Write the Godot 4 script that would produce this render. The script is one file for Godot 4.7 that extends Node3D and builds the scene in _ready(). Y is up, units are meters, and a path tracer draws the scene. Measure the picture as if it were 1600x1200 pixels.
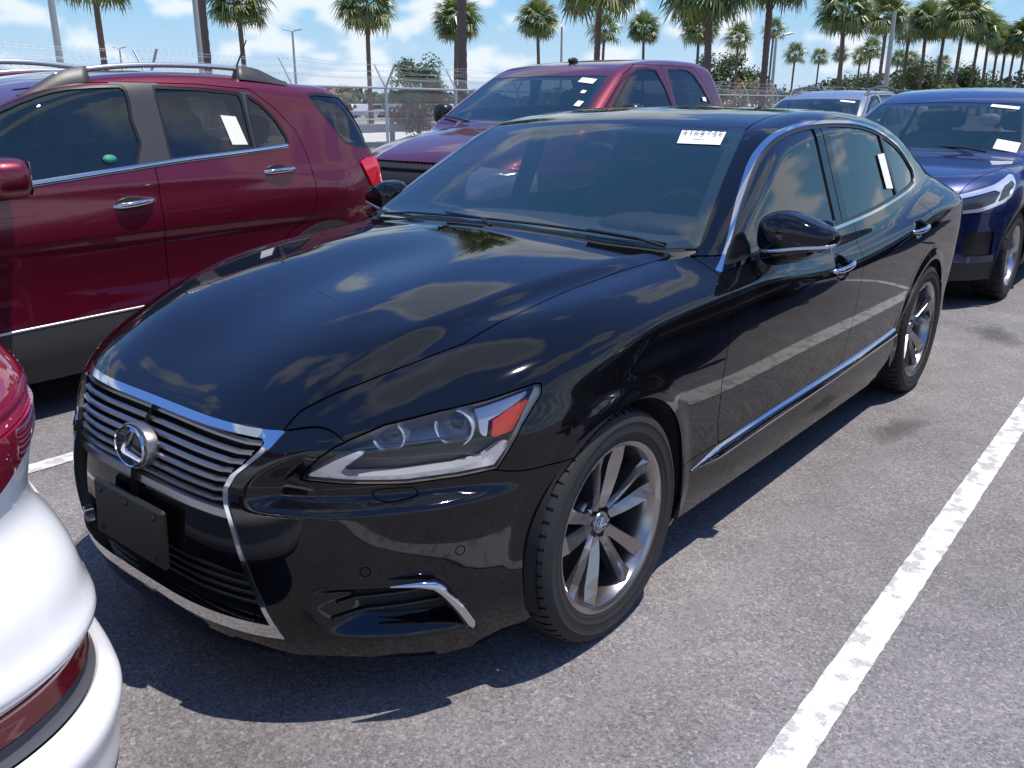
extends Node3D
# ------------------------------------------------------------------ numbers and curves
class Curve1:
	var lo := 0.0
	var inv := 1.0
	var last := 1
	var t := PackedFloat32Array()
	func _init(pts: Array, step := 0.004):
		var n := pts.size()
		var xs := PackedFloat64Array()
		var ys := PackedFloat64Array()
		for p in pts:
			xs.append(p[0])
			ys.append(p[1])
		if xs[n - 1] < xs[0]:
			xs.reverse()
			ys.reverse()
		# monotone-ish tangents (finite difference, limited) then Hermite
		var m := PackedFloat64Array()
		m.resize(n)
		for i in n:
			if i == 0:
				m[i] = (ys[1] - ys[0]) / (xs[1] - xs[0])
			elif i == n - 1:
				m[i] = (ys[i] - ys[i - 1]) / (xs[i] - xs[i - 1])
			else:
				var h0 := xs[i] - xs[i - 1]
				var h1 := xs[i + 1] - xs[i]
				m[i] = ((ys[i] - ys[i - 1]) / h0 * h1 + (ys[i + 1] - ys[i]) / h1 * h0) / (h0 + h1)
		# natural cubic through the points, blended: solve for C2 slopes
		var a := PackedFloat64Array(); var b := PackedFloat64Array(); var c := PackedFloat64Array(); var d := PackedFloat64Array()
		a.resize(n); b.resize(n); c.resize(n); d.resize(n)
		if n > 2:
			b[0] = 2.0; c[0] = 1.0; d[0] = 3.0 * (ys[1] - ys[0]) / (xs[1] - xs[0])
			for i in range(1, n - 1):
				var h0 := xs[i] - xs[i - 1]
				var h1 := xs[i + 1] - xs[i]
				a[i] = 1.0 / h0
				b[i] = 2.0 * (1.0 / h0 + 1.0 / h1)
				c[i] = 1.0 / h1
				d[i] = 3.0 * ((ys[i] - ys[i - 1]) / (h0 * h0) + (ys[i + 1] - ys[i]) / (h1 * h1))
			a[n - 1] = 1.0; b[n - 1] = 2.0; d[n - 1] = 3.0 * (ys[n - 1] - ys[n - 2]) / (xs[n - 1] - xs[n - 2])
			for i in range(1, n):
				var w := a[i] / b[i - 1]
				b[i] -= w * c[i - 1]
				d[i] -= w * d[i - 1]
			m[n - 1] = d[n - 1] / b[n - 1]
			for i in range(n - 2, -1, -1):
				m[i] = (d[i] - c[i] * m[i + 1]) / b[i]
		lo = xs[0]
		var count := maxi(int(ceil((xs[n - 1] - lo) / step)) + 1, 2)
		step = (xs[n - 1] - lo) / (count - 1)
		inv = 1.0 / step
		last = count - 2
		var k := 0
		for j in count:
			var x := lo + j * step
			while k < n - 2 and x > xs[k + 1]:
				k += 1
			var h := xs[k + 1] - xs[k]
			var s := (x - xs[k]) / h
			var s2 := s * s
			var s3 := s2 * s
			t.append((2 * s3 - 3 * s2 + 1) * ys[k] + (s3 - 2 * s2 + s) * h * m[k] + (3 * s2 - 2 * s3) * ys[k + 1] + (s3 - s2) * h * m[k + 1])
	func at(x: float) -> float:
		var q := (x - lo) * inv
		if q <= 0.0:
			return t[0]
		var i := int(q)
		if i > last:
			return t[last + 1]
		return t[i] + (t[i + 1] - t[i]) * (q - i)

static func smax(a: float, b: float, k: float) -> float:
	var h := k - absf(a - b)
	if h <= 0.0:
		return maxf(a, b)
	return maxf(a, b) + h * h / (4.0 * k)

static func sstep(a: float, b: float, x: float) -> float:
	return smoothstep(a, b, x)

# closed outline in two dimensions: signed distance, negative inside
class Region:
	var p := PackedVector2Array()
	var lo := Vector2(1e9, 1e9)
	var hi := Vector2(-1e9, -1e9)
	func _init(pts: Array, round_steps := 0, closed := true):
		var q := PackedVector2Array()
		for a in pts:
			q.append(a if a is Vector2 else Vector2(a[0], a[1]))
		if round_steps > 1:
			var n := q.size()
			for i in n:
				for s in round_steps:
					var f := float(s) / round_steps
					p.append(q[i].cubic_interpolate(q[(i + 1) % n], q[(i + n - 1) % n], q[(i + 2) % n], f))
		else:
			p = q
		for a in p:
			lo = lo.min(a)
			hi = hi.max(a)
	func d(v: Vector2) -> float:
		var o := (lo - v).max(v - hi)
		var far := maxf(o.x, o.y)
		if far > 0.08:
			return far
		var best := 1e9
		var inside := false
		var n := p.size()
		var a := p[n - 1]
		for i in n:
			var b := p[i]
			var e := b - a
			var w := v - a
			var dd := (w - e * clampf(w.dot(e) / maxf(e.length_squared(), 1e-12), 0.0, 1.0)).length_squared()
			if dd < best:
				best = dd
			if (a.y > v.y) != (b.y > v.y) and v.x < e.x * (v.y - a.y) / e.y + a.x:
				inside = not inside
			a = b
		return -sqrt(best) if inside else sqrt(best)

# a piece of curved sheet: points, normals, triangles
class Patch:
	var v := PackedVector3Array()
	var n := PackedVector3Array()
	var t := PackedInt32Array()
	func split(g: Callable, gap := 0.0) -> Array:
		# [g < -gap, g > gap]
		var s := PackedFloat32Array()
		s.resize(v.size())
		var used := PackedByteArray()
		used.resize(v.size())
		for i in t:
			if used[i] == 0:
				used[i] = 1
				s[i] = g.call(v[i])
		return [cut(g, s, -gap, -1.0), cut(g, s, gap, 1.0)]
	func keep_in(g: Callable, gap := 0.0) -> Patch:
		return split(g, gap)[0]
	func keep_out(g: Callable, gap := 0.0) -> Patch:
		return split(g, gap)[1]
	func cut(g: Callable, s: PackedFloat32Array, level: float, side: float) -> Patch:
		var out := Patch.new()
		var remap := PackedInt32Array()
		remap.resize(v.size())
		remap.fill(-1)
		var edges := {}
		for k in range(0, t.size(), 3):
			var ids := [t[k], t[k + 1], t[k + 2]]
			var inn := [(s[ids[0]] - level) * side > 0, (s[ids[1]] - level) * side > 0, (s[ids[2]] - level) * side > 0]
			if not (inn[0] or inn[1] or inn[2]):
				continue
			var poly := PackedInt32Array()
			for j in 3:
				var a: int = ids[j]
				var b: int = ids[(j + 1) % 3]
				if inn[j]:
					if remap[a] < 0:
						remap[a] = out.v.size()
						out.v.append(v[a])
						out.n.append(n[a])
					poly.append(remap[a])
				if inn[j] != inn[(j + 1) % 3]:
					var key := mini(a, b) * 4194304 + maxi(a, b)
					var e: int = edges.get(key, -1)
					if e < 0:
						var ia := mini(a, b)
						var ib := maxi(a, b)
						var sa := s[ia] - level
						var sb := s[ib] - level
						var fa := 0.0
						var fb := 1.0
						var f := 0.5
						for it in 3:
							f = clampf(fa + (fb - fa) * sa / (sa - sb), minf(fa, fb), maxf(fa, fb))
							var sm: float = g.call(v[ia].lerp(v[ib], f)) - level
							if absf(sm) < 1e-5:
								break
							if (sm > 0) == (sa > 0):
								fa = f
								sa = sm
							else:
								fb = f
								sb = sm
						e = out.v.size()
						edges[key] = e
						out.v.append(v[ia].lerp(v[ib], f))
						out.n.append(n[ia].lerp(n[ib], f).normalized())
					poly.append(e)
			for j in range(1, poly.size() - 1):
				out.t.append(poly[0])
				out.t.append(poly[j])
				out.t.append(poly[j + 1])
		return out
	func moved(d: float) -> Patch:
		var out := Patch.new()
		out.n = n.duplicate()
		out.t = t.duplicate()
		out.v.resize(v.size())
		for i in v.size():
			out.v[i] = v[i] + n[i] * d
		return out
	func by(g: Callable) -> Patch:  # moved along its normal by g(point)
		var out := Patch.new()
		out.n = n.duplicate()
		out.t = t.duplicate()
		out.v.resize(v.size())
		for i in v.size():
			out.v[i] = v[i] + n[i] * float(g.call(v[i]))
		return out
	func add(o: Patch) -> Patch:
		var out := Patch.new()
		out.v = v.duplicate()
		out.n = n.duplicate()
		out.t = t.duplicate()
		var k := v.size()
		out.v.append_array(o.v)
		out.n.append_array(o.n)
		var more := o.t.duplicate()
		for i in more.size():
			more[i] += k
		out.t.append_array(more)
		return out
	func rim(depth: float) -> Patch:  # the open border folded inwards, so that a panel has an edge with thickness
		var out := Patch.new()
		var seen := {}
		for k in range(0, t.size(), 3):
			for j in 3:
				var a := t[k + j]
				var b := t[k + (j + 1) % 3]
				if a == b:
					continue
				var back := b * 4194304 + a
				if seen.has(back):
					seen.erase(back)
				else:
					seen[a * 4194304 + b] = true
		for key in seen:
			var a: int = key / 4194304
			var b: int = key % 4194304
			var i := out.v.size()
			var e := v[b] - v[a]
			var m := e.cross(n[a]).normalized()
			out.v.append(v[a]); out.v.append(v[b]); out.v.append(v[b] - n[b] * depth); out.v.append(v[a] - n[a] * depth)
			for q in 4:
				out.n.append(m)
			out.t.append_array(PackedInt32Array([i, i + 1, i + 2, i, i + 2, i + 3]))
		return out

# body of a vehicle: a field that is negative inside. x forwards, y up, w sideways from the middle
class CarShape:
	var W: Curve1      # half width along x
	var S: Curve1      # inset of the side by height
	var T: Curve1      # top of hood and deck along x
	var N: Curve1      # front end by height
	var NC: Curve1     # how far the front falls back with w
	var H: Curve1      # height of the shoulder line along x
	var B: Curve1      # rear end by height
	var BC: Curve1
	var G: Curve1      # half width of the cabin at y = belt along x
	var R: Curve1      # roof profile along x
	var RN: Curve1
	var lean := 0.40
	var belt := 1.0
	var kn := 0.9
	var kb := 0.5
	var kt := 0.10
	var kg := 0.09
	var join := 0.05
	var crown := 0.05
	var rcrown := 0.06
	var bow := 0.12
	var oy := 0.45
	var xf := 0.0
	var xr := -3.3
	var feature: Callable
	var gx0 := -1.0
	var gx1 := 1.0
	func slopes(pts: Array):
		R = Curve1.new(pts)
		var q := []
		var x: float = R.lo
		while x < R.lo + (R.last + 1) / R.inv:
			q.append([x, 1.0 / sqrt(1.0 + pow((R.at(x + 0.02) - R.at(x - 0.02)) / 0.04, 2))])
			x += 0.03
		RN = Curve1.new(q)
	func body(x: float, y: float, w: float) -> float:
		var b := w - (W.at(x) - S.at(y - (H.at(x) - 0.93) * smoothstep(0.5, 0.85, y)))
		var c := x - (N.at(y) - NC.at(w))
		var h := kn - absf(b - c)
		b = maxf(b, c) + (h * h / (4.0 * kn) if h > 0.0 else 0.0)
		c = B.at(y) + BC.at(w) - x
		h = kb - absf(b - c)
		b = maxf(b, c) + (h * h / (4.0 * kb) if h > 0.0 else 0.0)
		c = y - T.at(x) + crown * w * w
		h = kt - absf(b - c)
		return maxf(b, c) + (h * h / (4.0 * kt) if h > 0.0 else 0.0)
	func cabin(x: float, y: float, w: float) -> float:
		var a := (w - (G.at(x) - lean * maxf(y - belt, -0.03))) * 0.93
		var xx := x + bow * w * w
		var c := (y - R.at(xx) + rcrown * w * w) * RN.at(xx)
		var h := kg - absf(a - c)
		return maxf(a, c) + (h * h / (4.0 * kg) if h > 0.0 else 0.0)
	func f(p: Vector3) -> float:
		var b := body(p.x, p.y, p.z)
		if p.y > 0.85 and p.x < gx1 and p.x > gx0:
			var c := cabin(p.x, p.y, p.z)
			var h := join - absf(b - c)
			b = minf(b, c) - (h * h / (4.0 * join) if h > 0.0 else 0.0)
		if feature.is_valid():
			b += feature.call(p)
		return b
	func hit(o: Vector3, d: Vector3, guess: float) -> float:
		var t0 := guess
		var f0 := f(o + d * t0)
		var t1 := t0 - f0
		var f1 := f(o + d * t1)
		for i in 9:
			if absf(f1) < 2e-5:
				return t1
			var df := f1 - f0
			if absf(df) < 1e-9:
				break
			var t2 := t1 - f1 * (t1 - t0) / df
			t2 = clampf(t2, t1 - 0.4, t1 + 0.4)
			t0 = t1
			f0 = f1
			t1 = t2
			f1 = f(o + d * t1)
		if absf(f1) < 1e-3 and t1 > 0.0:
			return t1
		var a := 0.0
		var b := 3.5
		for i in 26:
			var m := (a + b) * 0.5
			if f(o + d * m) < 0.0:
				a = m
			else:
				b = m
		return a
	# rows: how many rows in the nose, the middle and the tail; columns half way round
	func grid(nn: int, nm: int, nt: int, cols: int, a0 := -1.5708, a1 := 1.5708) -> Patch:
		var rows := []
		for i in nn:
			var ph := PI * 0.5 * pow(1.0 - float(i) / nn, 0.9)
			rows.append([xf, sin(ph), cos(ph)])
		for i in nm:
			rows.append([lerpf(xf, xr, float(i) / nm), 0.0, 1.0])
		for i in nt + 1:
			var ph := PI * 0.5 * float(i) / nt * 0.97
			rows.append([xr, -sin(ph), cos(ph)])
		var out := Patch.new()
		var m := rows.size()
		var prev := PackedFloat32Array()
		prev.resize(cols + 1)
		prev.fill(0.9)
		for i in m:
			var r: Array = rows[i]
			var o := Vector3(r[0], oy, 0.0)
			for j in cols + 1:
				var th := lerpf(a0, a1, float(j) / cols)
				var d := Vector3(r[1], r[2] * sin(th), r[2] * cos(th))
				var t := hit(o, d, prev[j])
				prev[j] = t
				var q := o + d * t
				out.v.append(q)
		var c := cols + 1
		out.n.resize(out.v.size())
		for i in m:
			for j in c:
				var du := out.v[mini(i + 1, m - 1) * c + j] - out.v[maxi(i - 1, 0) * c + j]
				var dv := out.v[i * c + mini(j + 1, cols)] - out.v[i * c + maxi(j - 1, 0)]
				var nn2 := dv.cross(du)
				if j == cols or j == 0:
					nn2.z = 0.0
				var away := out.v[i * c + j] - Vector3(rows[i][0], oy, 0.0)
				nn2 = nn2 if nn2.dot(away) > 0.0 else -nn2
				out.n[i * c + j] = nn2.normalized() if nn2.length_squared() > 1e-14 else away.normalized()
		for i in m - 1:
			for j in cols:
				var k := i * c + j
				out.t.append_array(PackedInt32Array([k, k + 1, k + c, k + 1, k + c + 1, k + c]))
		return out
	# where a straight line from o along d first meets the body
	func pick(o: Vector3, d: Vector3) -> Vector3:
		var t := 0.3
		var step := 0.02
		while t < 12.0:
			var p := o + d * t
			if f(Vector3(p.x, p.y, absf(p.z))) < 0.0:
				for i in 16:
					step *= 0.5
					p = o + d * t
					t += -step if f(Vector3(p.x, p.y, absf(p.z))) < 0.0 else step
				return o + d * t
			t += step
		return Vector3(99, 99, 99)
# ------------------------------------------------------------------ nodes and materials
var taken := {}
var mats := {}
var rng := RandomNumberGenerator.new()
func numbered(called: String) -> String:
	var k: int = taken.get(called, 0)
	taken[called] = k + 1
	return called if k == 0 else "%s_%03d" % [called, k]
func thing(called: String, label: String, category: String, at := Vector3.ZERO, turn := 0.0, group := "") -> Node3D:
	var o := Node3D.new()
	o.name = numbered(called)
	add_child(o)
	o.position = at
	o.rotation.y = turn
	o.set_meta("label", label)
	o.set_meta("category", category)
	if group:
		o.set_meta("group", group)
	return o
func part(called: String, mesh: Mesh, m: Material, parent: Node3D, at := Transform3D()) -> MeshInstance3D:
	var o := MeshInstance3D.new()
	o.name = called
	o.mesh = mesh
	o.material_override = m
	o.transform = at
	parent.add_child(o, true)
	return o
func tag(o: Node3D, label: String, category: String, group := "") -> Node3D:
	o.name = numbered(o.name)
	o.set_meta("label", label)
	o.set_meta("category", category)
	if group:
		o.set_meta("group", group)
	return o
func struct(called: String, mesh: Mesh, m: Material) -> MeshInstance3D:
	var o := part(called, mesh, m, self)
	o.set_meta("kind", "structure")
	return o
func copy(src: Node3D, label: String, at: Vector3, turn := 0.0, size := 1.0) -> Node3D:
	var base: String = src.name
	var o: Node3D = src.duplicate()
	o.name = numbered(base.rstrip("0123456789").trim_suffix("_"))
	add_child(o)
	o.position = at
	o.rotation.y = turn
	o.scale = Vector3.ONE * size
	o.set_meta("label", label)
	return o
func mat(key: String, c: Color, rough := 0.6, metal := 0.0, coat := 0.0) -> StandardMaterial3D:
	# c holds linear, real-world base colours
	if mats.has(key):
		return mats[key]
	var m := StandardMaterial3D.new()
	m.resource_name = key
	m.albedo_color = Color(c.r, c.g, c.b).linear_to_srgb()
	m.roughness = rough
	m.metallic = metal
	if coat > 0.0:
		m.clearcoat_enabled = true
		m.clearcoat = coat
		m.clearcoat_roughness = 0.02
	mats[key] = m
	return m
func glass(key: String, c: Color, alpha: float, rough := 0.0) -> StandardMaterial3D:
	if mats.has(key):
		return mats[key]
	var m := StandardMaterial3D.new()
	m.resource_name = key
	m.transparency = BaseMaterial3D.TRANSPARENCY_ALPHA
	var s := c.linear_to_srgb()
	m.albedo_color = Color(s.r, s.g, s.b, alpha)
	m.roughness = rough
	m.metallic_specular = 0.7
	mats[key] = m
	return m
func grain(m: StandardMaterial3D, noise_seed: int, freq: float, dark: float, light: float, size := 256, world := true) -> StandardMaterial3D:
	# tone that varies over the surface: a noise texture between two factors of the base colour
	var n := FastNoiseLite.new()
	n.seed = noise_seed
	n.frequency = 0.02
	n.fractal_octaves = 5
	n.fractal_gain = 0.6
	var im := n.get_seamless_image(size, size)
	im.convert(Image.FORMAT_RGB8)
	for y in size:
		for x in size:
			var k := lerpf(dark, light, im.get_pixel(x, y).r)
			im.set_pixel(x, y, Color(k, k, k).linear_to_srgb())
	m.albedo_texture = ImageTexture.create_from_image(im)
	m.uv1_triplanar = true
	m.uv1_world_triplanar = world
	m.uv1_scale = Vector3.ONE * freq
	return m
# ------------------------------------------------------------------ meshes
func mesh_of(p: Patch, mirror := 0) -> ArrayMesh:
	# mirror 0: the left side as it is (w becomes -z); 1: the right side; 2: both
	var v := PackedVector3Array()
	var n := PackedVector3Array()
	var ix := PackedInt32Array()
	for pass_ in [-1.0, 1.0]:
		if (mirror == 0 and pass_ > 0) or (mirror == 1 and pass_ < 0):
			continue
		var k := v.size()
		var flip := Vector3(1, 1, pass_)
		for i in p.v.size():
			v.append(p.v[i] * flip)
			n.append(p.n[i] * flip)
		for q in range(0, p.t.size(), 3):
			var a := p.t[q]
			var b := p.t[q + 1]
			var c := p.t[q + 2]
			var g := (p.v[b] - p.v[a]).cross(p.v[c] - p.v[a])
			if g.length_squared() < 1e-16:
				continue
			# front faces run clockwise
			if (g.dot(p.n[a] + p.n[b] + p.n[c]) > 0.0) == (pass_ > 0.0):
				ix.append_array(PackedInt32Array([k + a, k + c, k + b]))
			else:
				ix.append_array(PackedInt32Array([k + a, k + b, k + c]))
	return raw_mesh(v, n, ix)
func raw_mesh(v: PackedVector3Array, n: PackedVector3Array, ix: PackedInt32Array) -> ArrayMesh:
	var m := ArrayMesh.new()
	if ix.is_empty():
		v = PackedVector3Array([Vector3.ZERO, Vector3(0, 0.001, 0), Vector3(0.001, 0, 0)])
		n = PackedVector3Array([Vector3.UP, Vector3.UP, Vector3.UP])
		ix = PackedInt32Array([0, 1, 2])
		push_warning("empty mesh")
	var a := []
	a.resize(Mesh.ARRAY_MAX)
	a[Mesh.ARRAY_VERTEX] = v
	a[Mesh.ARRAY_NORMAL] = n
	a[Mesh.ARRAY_INDEX] = ix
	m.add_surface_from_arrays(Mesh.PRIMITIVE_TRIANGLES, a)
	return m
# ------------------------------------------------------------------ building with a SurfaceTool; faces are given counter-clockwise seen from outside
func begin() -> SurfaceTool:
	var st := SurfaceTool.new()
	st.begin(Mesh.PRIMITIVE_TRIANGLES)
	st.set_smooth_group(-1)
	return st
func done(st: SurfaceTool) -> ArrayMesh:
	st.generate_normals()
	return st.commit()
func tri(st: SurfaceTool, a: Vector3, b: Vector3, c: Vector3):
	st.add_vertex(a)
	st.add_vertex(c)
	st.add_vertex(b)
func quad(st: SurfaceTool, a: Vector3, b: Vector3, c: Vector3, d: Vector3):
	tri(st, a, b, c)
	tri(st, a, c, d)
# box with chamfered edges
func rbox(st: SurfaceTool, size: Vector3, bevel: float, xf := Transform3D()):
	st.set_smooth_group(-1)
	var h := size * 0.5
	var b := minf(bevel, minf(h.x, minf(h.y, h.z)) * 0.98)
	var i := h - Vector3(b, b, b)
	for ax in 3:
		var u := (ax + 1) % 3
		var v := (ax + 2) % 3
		for s in [-1.0, 1.0]:
			var c := []
			for q in [[-1, -1], [1, -1], [1, 1], [-1, 1]]:
				var p := Vector3.ZERO
				p[ax] = h[ax] * s
				p[u] = i[u] * q[0]
				p[v] = i[v] * q[1]
				c.append(xf * p)
			if s > 0:
				quad(st, c[0], c[1], c[2], c[3])
			else:
				quad(st, c[3], c[2], c[1], c[0])
		for su in [-1.0, 1.0]:
			for sv in [-1.0, 1.0]:
				var p0 := Vector3.ZERO; var p1 := Vector3.ZERO; var p2 := Vector3.ZERO; var p3 := Vector3.ZERO
				p0[u] = h[u] * su; p0[v] = i[v] * sv; p0[ax] = -i[ax]
				p1 = p0; p1[ax] = i[ax]
				p2[u] = i[u] * su; p2[v] = h[v] * sv; p2[ax] = i[ax]
				p3 = p2; p3[ax] = -i[ax]
				if su * sv < 0:
					quad(st, xf * p0, xf * p1, xf * p2, xf * p3)
				else:
					quad(st, xf * p3, xf * p2, xf * p1, xf * p0)
	for sx in [-1.0, 1.0]:
		for sy in [-1.0, 1.0]:
			for sz in [-1.0, 1.0]:
				var a := xf * Vector3(h.x * sx, i.y * sy, i.z * sz)
				var c := xf * Vector3(i.x * sx, h.y * sy, i.z * sz)
				var d := xf * Vector3(i.x * sx, i.y * sy, h.z * sz)
				if sx * sy * sz > 0:
					tri(st, a, c, d)
				else:
					tri(st, d, c, a)
func box_mesh(size: Vector3, bevel := 0.005, xf := Transform3D()) -> ArrayMesh:
	var st := begin()
	rbox(st, size, bevel, xf)
	return done(st)
# profile of (radius, along) turned round the z axis; a repeated point makes an edge
func lathe(st: SurfaceTool, prof: Array, segs: int, xf := Transform3D(), squash := 1.0):
	var group := 1
	for k in prof.size() - 1:
		var a: Vector2 = prof[k]
		var b: Vector2 = prof[k + 1]
		if a.is_equal_approx(b):
			group += 1
			continue
		st.set_smooth_group(group)
		for i in segs:
			var t0 := TAU * i / segs
			var t1 := TAU * (i + 1) / segs
			var p0 := xf * Vector3(cos(t0) * a.x, sin(t0) * a.x * squash, a.y)
			var p1 := xf * Vector3(cos(t1) * a.x, sin(t1) * a.x * squash, a.y)
			var q0 := xf * Vector3(cos(t0) * b.x, sin(t0) * b.x * squash, b.y)
			var q1 := xf * Vector3(cos(t1) * b.x, sin(t1) * b.x * squash, b.y)
			if a.x > 1e-5:
				tri(st, p0, p1, q1 if b.x > 1e-5 else q0)
			if b.x > 1e-5:
				tri(st, p0, q1, q0)
func lathe_mesh(prof: Array, segs := 32, xf := Transform3D(), squash := 1.0) -> ArrayMesh:
	var st := begin()
	lathe(st, prof, segs, xf, squash)
	return done(st)
func edge(points: Array) -> Array:  # every point twice: hard edges
	var out := []
	for i in points.size():
		out.append(points[i])
		if i > 0 and i < points.size() - 1:
			out.append(points[i])
	return out
# round bar along points; radius may be a number or one per point
func tube(st: SurfaceTool, pts: PackedVector3Array, radius, sides := 8, caps := true, flat := 1.0):
	st.set_smooth_group(1)
	var n := pts.size()
	var rings := []
	var up := Vector3.UP
	if absf((pts[n - 1] - pts[0]).normalized().dot(up)) > 0.9:
		up = Vector3.RIGHT
	for i in n:
		var d := (pts[mini(i + 1, n - 1)] - pts[maxi(i - 1, 0)]).normalized()
		var s := d.cross(up).normalized()
		var u := s.cross(d)
		var r: float = radius[i] if radius is Array or radius is PackedFloat32Array else radius
		var ring := PackedVector3Array()
		for k in sides:
			var t := TAU * k / sides
			ring.append(pts[i] + (s * cos(t) + u * sin(t) * flat) * r)
		rings.append(ring)
	for i in n - 1:
		for k in sides:
			var j := (k + 1) % sides
			quad(st, rings[i][k], rings[i][j], rings[i + 1][j], rings[i + 1][k])
	if caps:
		st.set_smooth_group(-1)
		for k in range(1, sides - 1):
			tri(st, rings[0][0], rings[0][k + 1], rings[0][k])
			tri(st, rings[n - 1][0], rings[n - 1][k], rings[n - 1][k + 1])
func tube_mesh(pts: Array, radius, sides := 8, flat := 1.0) -> ArrayMesh:
	var st := begin()
	tube(st, PackedVector3Array(pts), radius, sides, true, flat)
	return done(st)
# outline in x,y pulled along z from z0 to z1 with a small chamfer at z1
func prism(st: SurfaceTool, outline: PackedVector2Array, z0: float, z1: float, bevel: float, xf := Transform3D()):
	st.set_smooth_group(-1)
	var o := outline
	if Geometry2D.is_polygon_clockwise(o):
		o.reverse()
	var inner := o
	if bevel > 0.0:
		var sh := Geometry2D.offset_polygon(o, -bevel, Geometry2D.JOIN_MITER)
		if sh.size() == 1 and sh[0].size() == o.size():
			inner = sh[0]
			var best := 0
			for i in inner.size():
				if inner[i].distance_to(o[0]) < inner[best].distance_to(o[0]):
					best = i
			var turned := PackedVector2Array()
			for i in inner.size():
				turned.append(inner[(i + best) % inner.size()])
			inner = turned
		else:
			bevel = 0.0
	var n := o.size()
	for i in n:
		var j := (i + 1) % n
		var a := Vector3(o[i].x, o[i].y, z0)
		var b := Vector3(o[j].x, o[j].y, z0)
		var c := Vector3(o[j].x, o[j].y, z1 - bevel)
		var d := Vector3(o[i].x, o[i].y, z1 - bevel)
		quad(st, xf * a, xf * b, xf * c, xf * d)
		if bevel > 0.0:
			quad(st, xf * d, xf * c, xf * Vector3(inner[j].x, inner[j].y, z1), xf * Vector3(inner[i].x, inner[i].y, z1))
	var ix := Geometry2D.triangulate_polygon(inner)
	for k in range(0, ix.size(), 3):
		var a := inner[ix[k]]
		var b := inner[ix[k + 1]]
		var c := inner[ix[k + 2]]
		if (b - a).cross(c - a) < 0:
			var t := b
			b = c
			c = t
		tri(st, xf * Vector3(a.x, a.y, z1), xf * Vector3(b.x, b.y, z1), xf * Vector3(c.x, c.y, z1))
	ix = Geometry2D.triangulate_polygon(o)
	for k in range(0, ix.size(), 3):
		var a := o[ix[k]]
		var b := o[ix[k + 1]]
		var c := o[ix[k + 2]]
		if (b - a).cross(c - a) > 0:
			var t := b
			b = c
			c = t
		tri(st, xf * Vector3(a.x, a.y, z0), xf * Vector3(b.x, b.y, z0), xf * Vector3(c.x, c.y, z0))
func prism_mesh(outline: Array, z0: float, z1: float, bevel := 0.003, xf := Transform3D()) -> ArrayMesh:
	var st := begin()
	prism(st, PackedVector2Array(outline), z0, z1, bevel, xf)
	return done(st)
# smooth closed body: rounded ellipsoid with a shape function of direction
func blob(radii: Vector3, squareness := 2.0, rows := 20, cols := 32, bend: Callable = func(p): return p) -> ArrayMesh:
	var st := begin()
	st.set_smooth_group(1)
	var pt := func(i: int, j: int) -> Vector3:
		var a := PI * (float(i) / rows - 0.5)
		var b := TAU * j / cols
		var d := Vector3(cos(a) * cos(b), sin(a), cos(a) * sin(b))
		var k := pow(pow(absf(d.x), squareness) + pow(absf(d.y), squareness) + pow(absf(d.z), squareness), -1.0 / squareness)
		return bend.call(d * k * radii)
	for i in rows:
		for j in cols:
			var p0: Vector3 = pt.call(i, j)
			var p1: Vector3 = pt.call(i, j + 1)
			var p2: Vector3 = pt.call(i + 1, j + 1)
			var p3: Vector3 = pt.call(i + 1, j)
			if i > 0:
				tri(st, p0, p2, p1)
			if i < rows - 1:
				tri(st, p0, p3, p2)
	return done(st)
func text_mesh(s: String, height: float, depth := 0.001, font := "Droid Sans") -> TextMesh:
	var t := TextMesh.new()
	t.text = s
	var f := SystemFont.new()
	f.font_names = PackedStringArray([font])
	t.font = f
	t.font_size = 48
	t.pixel_size = height / 36.0
	t.depth = depth
	t.curve_step = 1.0
	return t
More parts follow.
